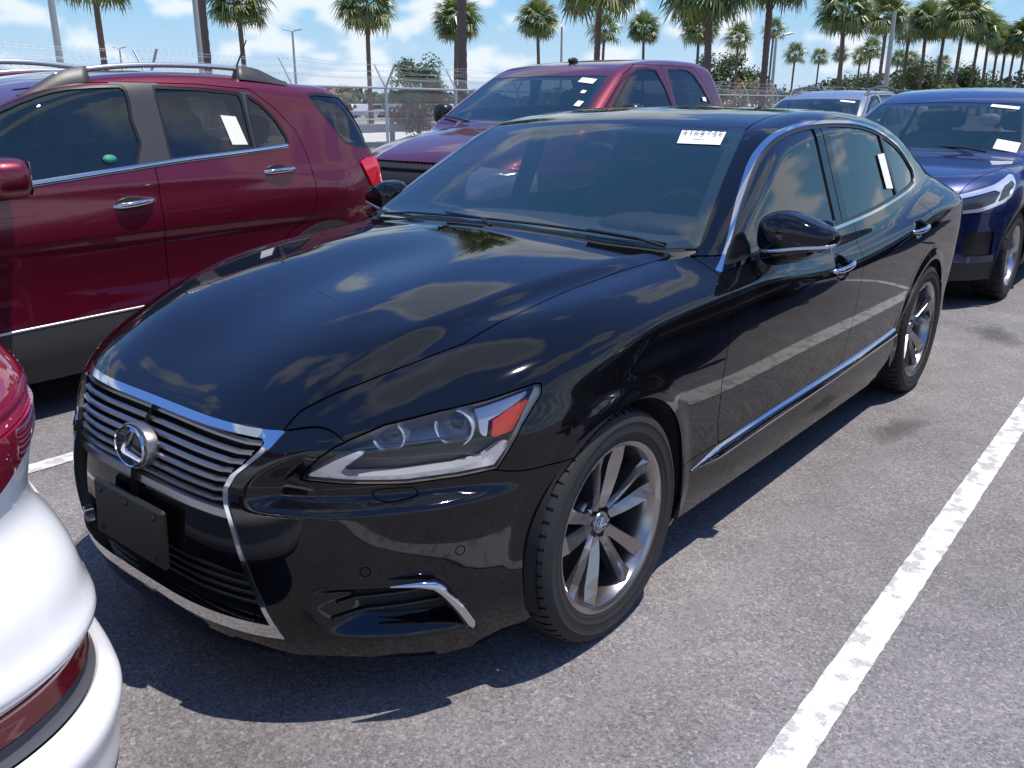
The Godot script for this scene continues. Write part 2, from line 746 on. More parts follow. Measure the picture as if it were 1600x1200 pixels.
# ------------------------------------------------------------------ what every vehicle shares
# a panel of the left side, its mirror image on the right; edges folded in
func sides(called: String, p: Patch, m: Material, parent: Node3D, fold := 0.01, lab := "") -> Array:
	if p.t.is_empty():
		return []
	if fold > 0.0:
		p = p.add(p.rim(fold))
	var a := part(called, mesh_of(p, 0), m, parent)
	var b := part(called, mesh_of(p, 1), m, parent)
	if lab:
		a.set_meta("label", lab)
		b.set_meta("label", lab)
	return [a, b]
func middle(called: String, p: Patch, m: Material, parent: Node3D, fold := 0.01) -> MeshInstance3D:
	if fold > 0.0:
		p = p.add(p.keep_out(func(q): return q.z - 0.0005).rim(fold))
	return part(called, mesh_of(p, 2), m, parent)
func ring_arch(cx: float, cy: float, r: float) -> Callable:
	return func(q): return Vector2(q.x - cx, q.y - cy).length() - r if q.z > 0.42 else 1.0
func tyre(r: float, rim: float, width: float, segs := 240) -> ArrayMesh:
	# z outwards; tread blocks are cut across the shoulders and grooves run round the middle
	var st := begin()
	var h := width * 0.5
	var prof := [[rim, h * 0.80, 0], [rim + 0.003, h * 0.905, 0], [rim + 0.012, h * 0.955, 0], [rim + 0.016, h * 0.945, 0], [lerpf(rim, r, 0.28), h * 0.975, 0], [lerpf(rim, r, 0.30), h * 0.99, 0], [lerpf(rim, r, 0.33), h * 0.98, 0], [lerpf(rim, r, 0.50), h, 0], [lerpf(rim, r, 0.60), h * 0.998, 0], [lerpf(rim, r, 0.615), h * 1.012, 0], [lerpf(rim, r, 0.64), h * 0.994, 0], [lerpf(rim, r, 0.72), h * 0.985, 0], [r - 0.020, h * 0.945, 0], [r - 0.012, h * 0.90, 1], [r - 0.005, h * 0.80, 1], [r - 0.001, h * 0.66, 1],
		[r, h * 0.50, 1], [r - 0.009, h * 0.48, 2], [r - 0.009, h * 0.40, 2], [r, h * 0.38, 1], [r, h * 0.10, 1], [r - 0.009, h * 0.08, 2]]
	var full := prof.duplicate()
	for i in range(prof.size() - 1, -1, -1):
		full.append([prof[i][0], -prof[i][1], prof[i][2]])
	st.set_smooth_group(1)
	for k in full.size() - 1:
		var a: Array = full[k]
		var b: Array = full[k + 1]
		for i in segs:
			var ra0: float = a[0]; var ra1: float = a[0]; var rb0: float = b[0]; var rb1: float = b[0]
			if a[2] == 1 and b[2] == 1:
				# every fourth slice is a sipe across the tread
				var cutting: bool = (i + (0 if a[1] > 0 else 2)) % 4 == 0
				if cutting:
					var dp := 0.0045
					ra0 -= dp; ra1 -= dp; rb0 -= dp; rb1 -= dp
			var t0 := TAU * i / segs
			var t1 := TAU * (i + 1) / segs
			var p0 := Vector3(cos(t0) * ra0, sin(t0) * ra0, a[1])
			var p1 := Vector3(cos(t1) * ra1, sin(t1) * ra1, a[1])
			var q0 := Vector3(cos(t0) * rb0, sin(t0) * rb0, b[1])
			var q1 := Vector3(cos(t1) * rb1, sin(t1) * rb1, b[1])
			st.set_smooth_group(-1 if a[2] > 0 and b[2] > 0 else 1)
			quad(st, p0, q0, q1, p1)
	return done(st)
# a spoke: outline across (tangent t, depth z) swept from radius r0 to r1
func spoke(st: SurfaceTool, stations: Array, ang: float):
	# stations: [radius, tangent centre, half width, face z, back z, ridge offset -1..1, ridge height]
	var rings := []
	for q in stations:
		var e := Vector3(cos(ang), sin(ang), 0)
		var t := Vector3(-sin(ang), cos(ang), 0)
		var c: Vector3 = e * q[0] + t * q[1]
		rings.append([c - t * q[2] + Vector3(0, 0, q[4]), c + t * q[2] + Vector3(0, 0, q[4]), c + t * q[2] + Vector3(0, 0, q[3] - q[6]), c + t * q[2] * q[5] + Vector3(0, 0, q[3]), c - t * q[2] + Vector3(0, 0, q[3] - q[6])])
	st.set_smooth_group(-1)
	for i in rings.size() - 1:
		for k in 5:
			var j := (k + 1) % 5
			quad(st, rings[i][k], rings[i][j], rings[i + 1][j], rings[i + 1][k])
	for k in [1, 2, 3]:
		tri(st, rings[0][0], rings[0][k + 1], rings[0][k])
		var l: Array = rings[rings.size() - 1]
		tri(st, l[0], l[k], l[k + 1])
func barrel(rim: float, h: float) -> Array:
	return [Vector2(rim - 0.022, -h * 0.8), Vector2(rim - 0.03, h * 0.45), Vector2(rim - 0.018, h * 0.76), Vector2(rim - 0.013, h * 0.84), Vector2(rim - 0.013, h * 0.84), Vector2(rim - 0.003, h * 0.90), Vector2(rim + 0.004, h * 0.93), Vector2(rim + 0.004, h * 0.91), Vector2(rim + 0.004, h * 0.91), Vector2(rim + 0.001, h * 0.8)]
# the dark space that a wheel stands in
func wheel_well(car: Node3D, cx: float, cy: float, r: float, w0: float, w1: float, side: float):
	var st := begin()
	st.set_smooth_group(1)
	var n := 40
	for i in n:
		var t0 := lerpf(-0.35, PI + 0.35, float(i) / n)
		var t1 := lerpf(-0.35, PI + 0.35, float(i + 1) / n)
		var a := Vector3(cx + cos(t0) * r, cy + sin(t0) * r, 0)
		var b := Vector3(cx + cos(t1) * r, cy + sin(t1) * r, 0)
		var z0 := Vector3(0, 0, w0 * side)
		var z1 := Vector3(0, 0, w1 * side)
		quad(st, a + z0, b + z0, b + z1, a + z1)
		tri(st, a + z0, Vector3(cx, cy, w0 * side), b + z0)
	part("wheel_well", done(st), mat("black_plastic", Color(0.012, 0.012, 0.013), 0.8), car)
# seat, headrest
func seat(car: Node3D, x: float, y: float, z: float, m: Material, high := 0.58, wide := 0.5):
	var o := Node3D.new()
	o.name = "seat"
	car.add_child(o, true)
	o.position = Vector3(x, y, z)
	part("cushion", blob(Vector3(0.27, 0.09, wide * 0.5), 4.0, 10, 20), m, o)
	part("backrest", blob(Vector3(0.085, high * 0.5, wide * 0.5), 3.5, 12, 20), m, o, Transform3D(Basis(Vector3.BACK, 0.32), Vector3(-0.27 - 0.08, high * 0.5, 0)))
	part("headrest", blob(Vector3(0.05, 0.09, 0.13), 3.0, 10, 18), m, o, Transform3D(Basis(Vector3.BACK, 0.25), Vector3(-0.46, high + 0.10, 0)))
func lexus_shape() -> CarShape:
	var s := CarShape.new()
	s.W = Curve1.new([[-4.25, 0.72], [-4.0, 0.82], [-3.7, 0.895], [-3.3, 0.922], [-2.97, 0.93], [-2.5, 0.935], [-1.5, 0.937], [-0.8, 0.935], [-0.4, 0.932], [0.0, 0.932], [0.3, 0.928], [0.6, 0.918], [1.0, 0.90]])
	s.S = Curve1.new([[0.1, 0.085], [0.18, 0.062], [0.25, 0.043], [0.33, 0.036], [0.42, 0.036], [0.52, 0.027], [0.62, 0.016], [0.72, 0.006], [0.80, 0.001], [0.86, 0.0], [0.895, 0.003], [0.92, 0.012], [0.945, 0.034], [0.97, 0.066], [1.0, 0.110], [1.1, 0.275], [1.6, 0.9]])
	s.T = Curve1.new([[1.1, 0.46], [1.0, 0.59], [0.9, 0.71], [0.82, 0.786], [0.7, 0.856], [0.6, 0.902], [0.4, 0.966], [0.2, 1.006], [0.0, 1.035], [-0.3, 1.065], [-0.6, 1.078], [-0.75, 1.078], [-1.2, 1.02], [-2.0, 1.0], [-2.6, 1.05], [-3.0, 1.10], [-3.4, 1.135], [-3.7, 1.14], [-4.0, 1.12], [-4.3, 1.07]])
	s.H = Curve1.new([[1.1, 0.72], [0.8, 0.755], [0.5, 0.80], [0.243, 0.863], [0.136, 0.89], [-0.124, 0.924], [-0.33, 0.935], [-0.586, 0.942], [-1.5, 0.955], [-2.5, 0.985], [-3.3, 1.0], [-4.3, 0.98]])
	s.N = Curve1.new([[0.05, 0.85], [0.15, 0.905], [0.25, 0.935], [0.35, 0.945], [0.44, 0.945], [0.55, 0.93], [0.64, 0.908], [0.70, 0.88], [0.76, 0.845], [0.85, 0.77], [1.0, 0.60], [1.6, 0.0]])
	s.NC = Curve1.new([[0.0, 0.0], [0.2, 0.004], [0.4, 0.02], [0.5, 0.035], [0.6, 0.06], [0.8, 0.13], [1.0, 0.22], [1.6, 0.6]])
	s.kn = 0.7
	s.B = Curve1.new([[0.1, -4.1], [0.3, -4.16], [0.6, -4.19], [0.8, -4.17], [1.0, -4.1], [1.1, -4.0], [1.6, -3.0]])
	s.BC = Curve1.new([[0.0, 0.0], [0.4, 0.02], [0.7, 0.1], [1.0, 0.25], [1.6, 0.8]])
	s.G = Curve1.new([[-0.1, 0.79], [-0.6, 0.852], [-0.9, 0.868], [-1.5, 0.872], [-2.2, 0.868], [-2.8, 0.84], [-3.2, 0.80], [-3.8, 0.73], [-4.2, 0.68]])
	s.slopes([[0.0, 0.78], [-0.4, 0.993], [-0.8, 1.205], [-1.1, 1.358], [-1.225, 1.413], [-1.4, 1.452], [-1.7, 1.482], [-2.0, 1.488], [-2.3, 1.477], [-2.6, 1.445], [-2.9, 1.38], [-3.2, 1.275], [-3.5, 1.16], [-3.7, 1.08], [-4.2, 0.86]])
	s.gx0 = -4.1
	s.gx1 = -0.05
	s.kt = 0.07
	s.crown = 0.092
	var wc := Curve1.new([[0.9, 0.42], [0.6, 0.50], [0.3, 0.555], [0.0, 0.60], [-0.3, 0.645], [-0.7, 0.70]])
	var fog := Region.new([[0.575, 0.385], [0.70, 0.388], [0.766, 0.381], [0.787, 0.335], [0.797, 0.265], [0.791, 0.224], [0.70, 0.232], [0.60, 0.255], [0.582, 0.29]], 4)
	var flank := Curve1.new([[0.2, 0.53], [0.24, 0.506], [0.365, 0.467], [0.49, 0.427], [0.56, 0.402], [0.622, 0.387], [0.658, 0.402], [0.69, 0.434], [0.724, 0.465], [0.76, 0.478], [0.9, 0.48]])
	s.feature = func(p: Vector3) -> float:
		var d := 0.0
		if p.x > -0.75 and p.y > 0.7:
			var k := 0.016 * smoothstep(-0.75, -0.2, p.x) * smoothstep(0.7, 0.8, p.y)
			var c := wc.at(p.x)
			d += 0.020 * smoothstep(-0.5, 0.1, p.x) * smoothstep(0.7, 0.85, p.y) * (1.0 - smoothstep(0.0, 0.36, p.z))
			d += k * smoothstep(c - 0.03, c + 0.06, p.z) - 0.35 * k * smoothstep(c + 0.05, c + 0.2, p.z)
		if p.x > 0.25 and p.y < 0.8:
			# shelf below the lamp, and the flare beside the grille
			if p.y > 0.56:
				var e := flank.at(p.y)
				d += 0.036 * smoothstep(0.578, 0.606, p.y) * (1.0 - smoothstep(0.62, 0.745, p.y)) * smoothstep(e + 0.035, e + 0.10, p.z) * smoothstep(0.30, 0.55, p.x)
			elif p.y < 0.43 and p.z > 0.5:
				d += 0.05 * smoothstep(0.0, 0.048, -fog.d(Vector2(p.z, p.y)))
		if p.x < -1.4 and p.z > 0.8:
			# hollows behind the door handles
			for h in [Vector2(-1.60, 0.872), Vector2(-2.64, 0.914)]:
				var q: Vector2 = (Vector2(p.x, p.y) - h) / Vector2(0.075, 0.040)
				d += 0.022 * (1.0 - smoothstep(0.55, 1.0, q.length()))
		# lips of the wheel arches
		if p.z > 0.6 and p.y < 0.85:
			for cx in [-0.035, -3.0]:
				var r := Vector2(p.x - cx, p.y - 0.345).length()
				d -= 0.008 * smoothstep(0.44, 0.385, r)
		return d
	s.xf = -0.1
	s.lean = 0.37
	return s
# ------------------------------------------------------------------ the black sedan
func paint_black() -> StandardMaterial3D:
	var m := mat("black_paint", Color(0.0035, 0.0035, 0.005), 0.03)
	return m
func chrome() -> StandardMaterial3D:
	return mat("chrome", Color(0.62, 0.63, 0.65), 0.06, 1.0)
func black_plastic() -> StandardMaterial3D:
	return mat("black_plastic", Color(0.012, 0.012, 0.013), 0.8)
func satin_black() -> StandardMaterial3D:
	return mat("satin_black", Color(0.01, 0.01, 0.011), 0.35)
func tinted() -> StandardMaterial3D:
	return glass("tinted_glass", Color(0.004, 0.006, 0.008), 0.78)
func clear_tint() -> StandardMaterial3D:
	return glass("windshield_glass", Color(0.018, 0.05, 0.06), 0.42)
func lamp_side(p: Vector3) -> float:
	return -0.819 * p.x + 0.574 * p.z
func front_x(s: CarShape, y: float, w: float) -> float:
	var a := 0.3
	var b := 1.2
	for i in 22:
		var m := (a + b) * 0.5
		if s.f(Vector3(m, y, absf(w))) < 0.0:
			a = m
		else:
			b = m
	return a
func side_w(s: CarShape, x: float, y: float) -> float:
	var a := 0.2
	var b := 1.3
	for i in 22:
		var m := (a + b) * 0.5
		if s.f(Vector3(x, y, m)) < 0.0:
			a = m
		else:
			b = m
	return a
func sedan_wheel(side: float) -> Node3D:
	var o := Node3D.new()
	o.name = "wheel"
	var turn := Basis(Vector3.UP, PI if side < 0 else 0.0)
	var rubber := mat("rubber", Color(0.016, 0.016, 0.017), 0.75)
	var alloy := mat("grey_alloy", Color(0.35, 0.33, 0.325), 0.24, 0.94)
	var dark := mat("brake_dark", Color(0.03, 0.03, 0.03), 0.5, 0.5)
	part("tyre", tyre(0.348, 0.252, 0.245), rubber, o, Transform3D(turn, Vector3.ZERO))
	var rim := part("rim", lathe_mesh(barrel(0.252, 0.1225), 72), alloy, o, Transform3D(turn, Vector3.ZERO))
	var bolt_mesh := lathe_mesh([Vector2(0.011, -0.012), Vector2(0.011, 0.006), Vector2(0.007, 0.010), Vector2(0.0, 0.010)], 8)
	var sm := []
	for v in [1.0, -1.0]:
		var st := begin()
		spoke(st, [[0.045, 0.008 * v, 0.020, 0.066, 0.030, 0.5 * v, 0.012], [0.085, 0.019 * v, 0.0175, 0.078, 0.030, 0.62 * v, 0.017], [0.14, 0.030 * v, 0.019, 0.090, 0.034, 0.72 * v, 0.021], [0.19, 0.040 * v, 0.022, 0.097, 0.042, 0.78 * v, 0.021], [0.226, 0.049 * v, 0.028, 0.100, 0.055, 0.5 * v, 0.012], [0.243, 0.052 * v, 0.032, 0.101, 0.065, 0.0, 0.006]], 0.0)
		sm.append(done(st))
	for k in 5:
		var a := TAU * (k + 0.28) / 5
		for v in 2:
			part("spoke", sm[v], alloy, o, Transform3D(turn * Basis(Vector3.BACK, a), Vector3.ZERO))
		part("lug_nut", bolt_mesh, mat("lug_steel", Color(0.45, 0.45, 0.46), 0.2, 1.0), o, Transform3D(turn * Basis(Vector3.BACK, a + PI / 5), turn * (Vector3(cos(a + PI / 5), sin(a + PI / 5), 0) * 0.0571 + Vector3(0, 0, 0.045))))
	part("hub", lathe_mesh([Vector2(0.078, 0.0), Vector2(0.076, 0.030), Vector2(0.072, 0.036), Vector2(0.05, 0.040), Vector2(0.0, 0.040)], 40), alloy, o, Transform3D(turn, Vector3.ZERO))
	var cap := part("hub_cap", lathe_mesh([Vector2(0.034, 0.03), Vector2(0.034, 0.064), Vector2(0.031, 0.067), Vector2(0.031, 0.067), Vector2(0.028, 0.0655), Vector2(0.0, 0.0665)], 36), alloy, o, Transform3D(turn, Vector3.ZERO))
	part("emblem", emblem_mesh(0.026, 0.021, 0.004), chrome(), cap, Transform3D(Basis(), Vector3(0, 0, 0.066)))
	part("brake_disc", lathe_mesh([Vector2(0.165, -0.03), Vector2(0.165, -0.01), Vector2(0.07, -0.01), Vector2(0.07, 0.0), Vector2(0.0, 0.0)], 40), dark, o, Transform3D(turn, Vector3.ZERO))
	part("inner_barrel", lathe_mesh([Vector2(0.228, -0.10), Vector2(0.0, -0.10)], 40), black_plastic(), o, Transform3D(turn, Vector3.ZERO))
	return o
# oval ring with a slanted letter L; faces +z, half width a, half height b
func emblem_mesh(a: float, b: float, d: float) -> ArrayMesh:
	var st := begin()
	var n := 40
	var ring := func(t: float, k: float, z: float) -> Vector3: return Vector3(cos(t) * a * k, sin(t) * b * k, z)
	for i in n:
		var t0 := TAU * i / n
		var t1 := TAU * (i + 1) / n
		var pr := [[1.0, 0.0], [1.0, d * 0.6], [0.97, d], [0.93, d * 0.8], [0.925, 0.0]]
		for k in 4:
			quad(st, ring.call(t0, pr[k][0], pr[k][1]), ring.call(t1, pr[k][0], pr[k][1]), ring.call(t1, pr[k + 1][0], pr[k + 1][1]), ring.call(t0, pr[k + 1][0], pr[k + 1][1]))
	var l := PackedVector2Array([Vector2(0.06, 0.90), Vector2(0.36, 0.84), Vector2(-0.16, -0.16), Vector2(-0.12, -0.26), Vector2(0.78, -0.36), Vector2(0.74, -0.60), Vector2(-0.36, -0.54), Vector2(-0.56, -0.40), Vector2(-0.50, -0.18)])
	var o := PackedVector2Array()
	for p in l:
		o.append(Vector2(p.x * a, p.y * b))
	prism(st, o, 0.0, d, d * 0.35)
	return done(st)
func sedan():
	var car := thing("parked_sedan", "shiny black four-door sedan with slatted chrome-edged grille, nearest and largest car", "car")
	var s := lexus_shape()
	var blk := paint_black()
	var p := s.grid(190, 210, 40, 270)
	var bottom := func(q): return q.y - (0.185 - 0.05 * smoothstep(0.25, 0.45, q.x) + 0.05 * smoothstep(0.5, 0.8, q.x))
	p = p.keep_out(bottom)
	for cx in [-0.035, -3.0]:
		p = p.keep_out(ring_arch(cx, 0.345, 0.374))
	# openings --------------------------------------------------------------
	var spindle := Region.new([[0.0, 0.757], [0.2, 0.757], [0.38, 0.757], [0.478, 0.759], [0.465, 0.724], [0.434, 0.690], [0.402, 0.658], [0.387, 0.622], [0.392, 0.585], [0.402, 0.56], [0.427, 0.490], [0.467, 0.365], [0.506, 0.240], [0.40, 0.243], [0.2, 0.252], [0.0, 0.256], [-0.2, 0.256], [-0.2, 0.757]])
	var gr := p.split(func(q): return spindle.d(Vector2(q.z, q.y)) if q.x > 0.55 else 1.0)
	var mouth: Patch = gr[0]
	p = gr[1]
	var lamp := Region.new([[-0.333, 0.649], [-0.31, 0.685], [-0.285, 0.711], [-0.252, 0.732], [-0.2146, 0.749], [-0.131, 0.777], [-0.0077, 0.797], [0.1207, 0.812], [0.25, 0.834], [0.268, 0.832], [0.2647, 0.809], [0.2056, 0.747], [0.165, 0.69], [0.136, 0.644], [0.0366, 0.633], [-0.0878, 0.631], [-0.2047, 0.638]])
	var hl := p.split(func(q): return lamp.d(Vector2(lamp_side(q), q.y)) if q.x > 0.1 and q.z > 0.45 else 1.0, 0.002)
	var lens: Patch = hl[0]
	p = hl[1]
	var fog := Region.new([[0.575, 0.385], [0.70, 0.388], [0.766, 0.381], [0.787, 0.335], [0.797, 0.265], [0.791, 0.224], [0.70, 0.232], [0.60, 0.255], [0.582, 0.29]], 4)
	var dlo := Region.new([[-0.623, 0.985], [-0.707, 1.027], [-0.932, 1.185], [-1.19, 1.333], [-1.42, 1.400], [-1.803, 1.427], [-2.326, 1.406], [-2.764, 1.307], [-2.99, 1.185], [-3.005, 1.145], [-2.98, 1.11], [-2.92, 1.091], [-2.617, 1.063], [-1.918, 1.020], [-0.807, 0.988]], 5)
	var win := p.split(func(q): return dlo.d(Vector2(q.x, q.y)) if q.z > 0.5 and q.x < -0.5 and q.y > 0.9 else 1.0)
	var side_glass: Patch = win[0]
	p = win[1]
	var ws := Region.new([[-0.505, 0.0], [-0.510, 0.25], [-0.530, 0.5], [-0.580, 0.68], [-0.66, 0.778], [-0.98, 0.69], [-1.293, 0.612], [-1.255, 0.42], [-1.23, 0.2], [-1.225, 0.0], [-1.225, -0.1], [-0.505, -0.1]])
	var wsf := func(q): return ws.d(Vector2(q.x, q.z)) if q.y > 0.95 else 1.0
	var wsp := p.split(wsf)
	var screen: Patch = wsp[0]
	p = wsp[1]
	var back := Region.new([[-2.98, -0.1], [-2.98, 0.3], [-3.02, 0.52], [-3.5, 0.60], [-3.62, 0.5], [-3.66, 0.2], [-3.66, -0.1]])
	var bw := p.split(func(q): return back.d(Vector2(q.x, q.z)) if q.y > 1.1 else 1.0)
	middle("rear_window", bw[0].moved(-0.003), tinted(), car, 0.0)
	p = bw[1]
	var tail_r := Region.new([[-3.50, 1.01], [-3.62, 1.03], [-4.3, 1.04], [-4.3, 0.86], [-3.66, 0.88]])
	var tl := p.split(func(q): return tail_r.d(Vector2(q.x, q.y)) if q.z > 0.3 else 1.0, 0.002)
	p = tl[1]
	# under the skin: what shows through the gaps
	part("inner_body", mesh_of(p.moved(-0.014), 2), black_plastic(), car)
	# front bumper ----------------------------------------------------------
	var seam := Curve1.new([[-0.9, 0.759], [-0.36, 0.759], [-0.30, 0.768], [-0.24, 0.757], [-0.2, 0.72], [0.05, 0.66], [0.136, 0.640], [0.18, 0.631], [0.26, 0.627], [0.5, 0.624]])
	var bm := p.split(func(q): return (q.y - seam.at(lamp_side(q))) if q.x > 0.18 else 1.0, 0.002)
	var bumper: Patch = bm[0]
	p = bm[1]
	var fg := bumper.split(func(q): return fog.d(Vector2(q.z, q.y)) + 0.040 if q.x > 0.3 else 1.0)
	var wash := Region.new([[0.655, 0.622], [0.595, 0.620], [0.582, 0.612], [0.586, 0.600], [0.65, 0.595], [0.664, 0.608]], 3)
	var wsh: Array = fg[1].split(func(q): return wash.d(Vector2(q.x, q.y)) if q.z > 0.6 and q.x > 0.5 else 1.0, 0.0012)
	var skin: Patch = wsh[1]
	for c2 in [Vector2(0.672, 0.432), Vector2(0.80, 0.452)]:
		var c := Vector3(front_x(s, c2.y, c2.x), c2.y, c2.x)
		var sn := skin.split(func(q): return q.distance_to(c) - 0.0125, 0.0012)
		skin = sn[1]
		sides("parking_sensor", sn[0], blk, car, 0.004)
	middle("front_bumper", skin, blk, car)
	sides("lamp_washer_cover", wsh[0], blk, car, 0.004)
	sides("fog_intake", fg[0].moved(-0.004), black_plastic(), car, 0.0)
	for k in 2:
		var y := 0.335 - 0.037 * k
		for sd in [-1.0, 1.0]:
			var pts := []
			for i in 13:
				var w := lerpf(0.60, 0.78, i / 12.0)
				pts.append(Vector3(front_x(s, y, w) + 0.012, y, w * sd))
			part("fog_slat", tube_mesh(pts, 0.006, 6), satin_black(), car)
	# chrome corner of the fog intake: a bent bar that widens
	for sd in [-1.0, 1.0]:
		var pts := []
		var rad := []
		for q in [[0.690, 0.396, 0.722, 0.003], [0.662, 0.395, 0.744, 0.007], [0.632, 0.393, 0.766, 0.012], [0.606, 0.387, 0.783, 0.017], [0.586, 0.368, 0.793, 0.020], [0.562, 0.335, 0.800, 0.021], [0.537, 0.298, 0.805, 0.021], [0.512, 0.255, 0.811, 0.021], [0.504, 0.236, 0.812, 0.018], [0.500, 0.228, 0.811, 0.010]]:
			pts.append(Vector3(q[0] - 0.006, q[1], q[2] * sd))
			rad.append(q[3])
		part("fog_trim", tube_mesh(pts, rad, 12, 0.75), chrome(), car)
	# grille ------------------------------------------------------------------
	var inner := Region.new([[0.0, 0.741], [0.2, 0.7405], [0.36, 0.741], [0.434, 0.741], [0.446, 0.732], [0.441, 0.716], [0.417, 0.685], [0.386, 0.655], [0.373, 0.622], [0.379, 0.585], [0.391, 0.556], [0.416, 0.486], [0.455, 0.365], [0.480, 0.280], [0.40, 0.283], [0.2, 0.289], [0.0, 0.291], [-0.2, 0.291], [-0.2, 0.741]])
	var mo := mouth.split(func(q): return inner.d(Vector2(q.z, q.y)))
	var frame: Patch = mo[1].moved(0.003)
	middle("grille_frame", frame, chrome(), car, 0.03)
	var hole: Patch = mo[0]
	middle("grille_backing", hole.moved(-0.085), black_plastic(), car, 0.0)
	middle("grille_wall", hole.rim(0.085), satin_black(), car, 0.0)
	var mid := Region.new([[-0.2, 0.562], [0.3, 0.555], [0.384, 0.55], [0.437, 0.395], [0.3, 0.412], [-0.2, 0.412]])
	var mp := hole.keep_in(func(q): return mid.d(Vector2(q.z, q.y)))
	middle("centre_panel", mp.moved(-0.022), blk, car, 0.03)
	var barm := mat("grille_grey", Color(0.20, 0.20, 0.215), 0.2, 0.85)
	for k in 8:
		var wide := k == 7
		var y0 := 0.729 - 0.0232 * k - (0.007 if wide else 0.0)
		var wl := 0.0
		for i in 60:
			var w := i * 0.008
			if inner.d(Vector2(w, y0 - 0.05 * w * w)) < -0.004:
				wl = w
		var st := begin()
		var n := 40
		var sec := [[-0.034, 0.001], [-0.012, 0.0065], [-0.003, 0.003], [-0.001, -0.003], [-0.006, -0.0065], [-0.034, -0.002]]
		if wide:
			sec = [[-0.04, 0.0135], [-0.016, 0.0145], [-0.006, 0.009], [-0.002, -0.010], [-0.008, -0.0145], [-0.04, -0.013]]
		var rings := []
		for i in n + 1:
			var w := lerpf(-wl, wl, float(i) / n)
			var y := y0 - 0.05 * w * w
			var hook := 0.006 * smoothstep(wl - 0.035, wl - 0.008, absf(w)) * (0.0 if wide else 1.0)
			var x := front_x(s, y, w) - 0.012
			var ring := []
			for q in sec:
				ring.append(Vector3(x + q[0], y + q[1] + hook, w))
			rings.append(ring)
		for i in n:
			for j in 6:
				st.set_smooth_group(j + 1)
				var j2 := (j + 1) % 6
				quad(st, rings[i][j], rings[i + 1][j], rings[i + 1][j2], rings[i][j2])
		part("grille_bar", done(st), barm, car)
	for k in 4:
		var pts := []
		for i in 25:
			var w := lerpf(-0.42, 0.42, i / 24.0)
			pts.append(Vector3(front_x(s, 0.385 - 0.026 * k, w) - 0.05, 0.385 - 0.026 * k, w))
		part("lower_slat", tube_mesh(pts, 0.007, 6), satin_black(), car)
	var em := Node3D.new()
	em.name = "emblem"
	car.add_child(em, true)
	em.transform = Transform3D(Basis(Vector3.BACK, 0.16) * Basis(Vector3.UP, PI / 2), Vector3(front_x(s, 0.645, 0.0) + 0.006, 0.645, 0))
	part("emblem_ring", emblem_mesh(0.074, 0.0545, 0.012), chrome(), em)
	part("emblem_back", lathe_mesh([Vector2(0.076, -0.03), Vector2(0.076, -0.004), Vector2(0.071, 0.002), Vector2(0.0, 0.003)], 40, Transform3D(), 0.74), mat("emblem_black", Color(0.012, 0.012, 0.014), 0.1), em)
	part("emblem_rim", lathe_mesh([Vector2(0.082, -0.03), Vector2(0.081, -0.004), Vector2(0.078, 0.001), Vector2(0.075, 0.0), Vector2(0.074, -0.02)], 48, Transform3D(), 0.745), mat("emblem_grey", Color(0.28, 0.26, 0.25), 0.3, 0.9), em)
	var pl := part("plate_holder", box_mesh(Vector3(0.02, 0.165, 0.355), 0.008), mat("holder_black", Color(0.008, 0.008, 0.008), 0.6), car, Transform3D(Basis(Vector3.BACK, 0.06), Vector3(front_x(s, 0.44, 0.0) + 0.002, 0.44, -0.005)))
	for q in [[0.055, 0.14], [0.055, -0.14], [-0.055, 0.14], [-0.055, -0.14], [0.055, 0.0]]:
		part("screw", lathe_mesh([Vector2(0.007, -0.004), Vector2(0.007, 0.003), Vector2(0.003, 0.004), Vector2(0.0, 0.001)], 10, Transform3D(Basis(Vector3.UP, PI / 2), Vector3.ZERO)), black_plastic(), pl, Transform3D(Basis(), Vector3(0.0105, q[0], q[1])))
	# headlights ----------------------------------------------------------------
	sedan_lamps(car, s, lens, lamp)
	var tlm := mat("tail_red", Color(0.13, 0.003, 0.005), 0.12)
	sides("tail_light", tl[0], tlm, car, 0.02)
	# doors, wings, bonnet ---------------------------------------------------------
	var hood := Region.new([[1.1, -0.2], [1.1, 0.50], [0.768, 0.470], [0.719, 0.476], [0.649, 0.509], [0.592, 0.54], [0.470, 0.60], [0.339, 0.655], [0.153, 0.672], [-0.082, 0.676], [-0.309, 0.692], [-0.50, 0.718], [-0.585, 0.732], [-0.545, 0.665], [-0.495, 0.5], [-0.478, 0.25], [-0.472, 0.0], [-0.472, -0.2]])
	var hp := p.split(func(q): return hood.d(Vector2(q.x, q.z)) if q.y > 0.6 else 1.0, 0.0022)
	middle("hood", hp[0], blk, car)
	p = hp[1]
	var cowl := Region.new([[-0.3, -0.2], [-0.3, 0.6], [-0.57, 0.765], [-0.64, 0.785], [-0.70, 0.74], [-0.6, -0.2]])
	var cp := p.split(func(q): return cowl.d(Vector2(q.x, q.z)) if q.y > 0.9 else 1.0, 0.001)
	middle("cowl", cp[0].moved(-0.012), mat("cowl_plastic", Color(0.018, 0.018, 0.019), 0.5), car, 0.0)
	p = cp[1]
	var fdoor := Region.new([[-0.60, 1.03], [-0.618, 0.975], [-0.628, 0.94], [-0.618, 0.84], [-0.614, 0.63], [-0.64, 0.48], [-0.665, 0.395], [-1.765, 0.395], [-1.812, 0.442], [-1.84, 0.56], [-1.847, 0.693], [-1.844, 0.885], [-1.868, 0.98], [-1.86, 1.05], [-1.2, 1.03], [-0.8, 1.02]])
	var dp := p.split(func(q): return fdoor.d(Vector2(q.x, q.y)) if q.z > 0.6 else 1.0, 0.0022)
	sides("front_door", dp[0], blk, car)
	p = dp[1]
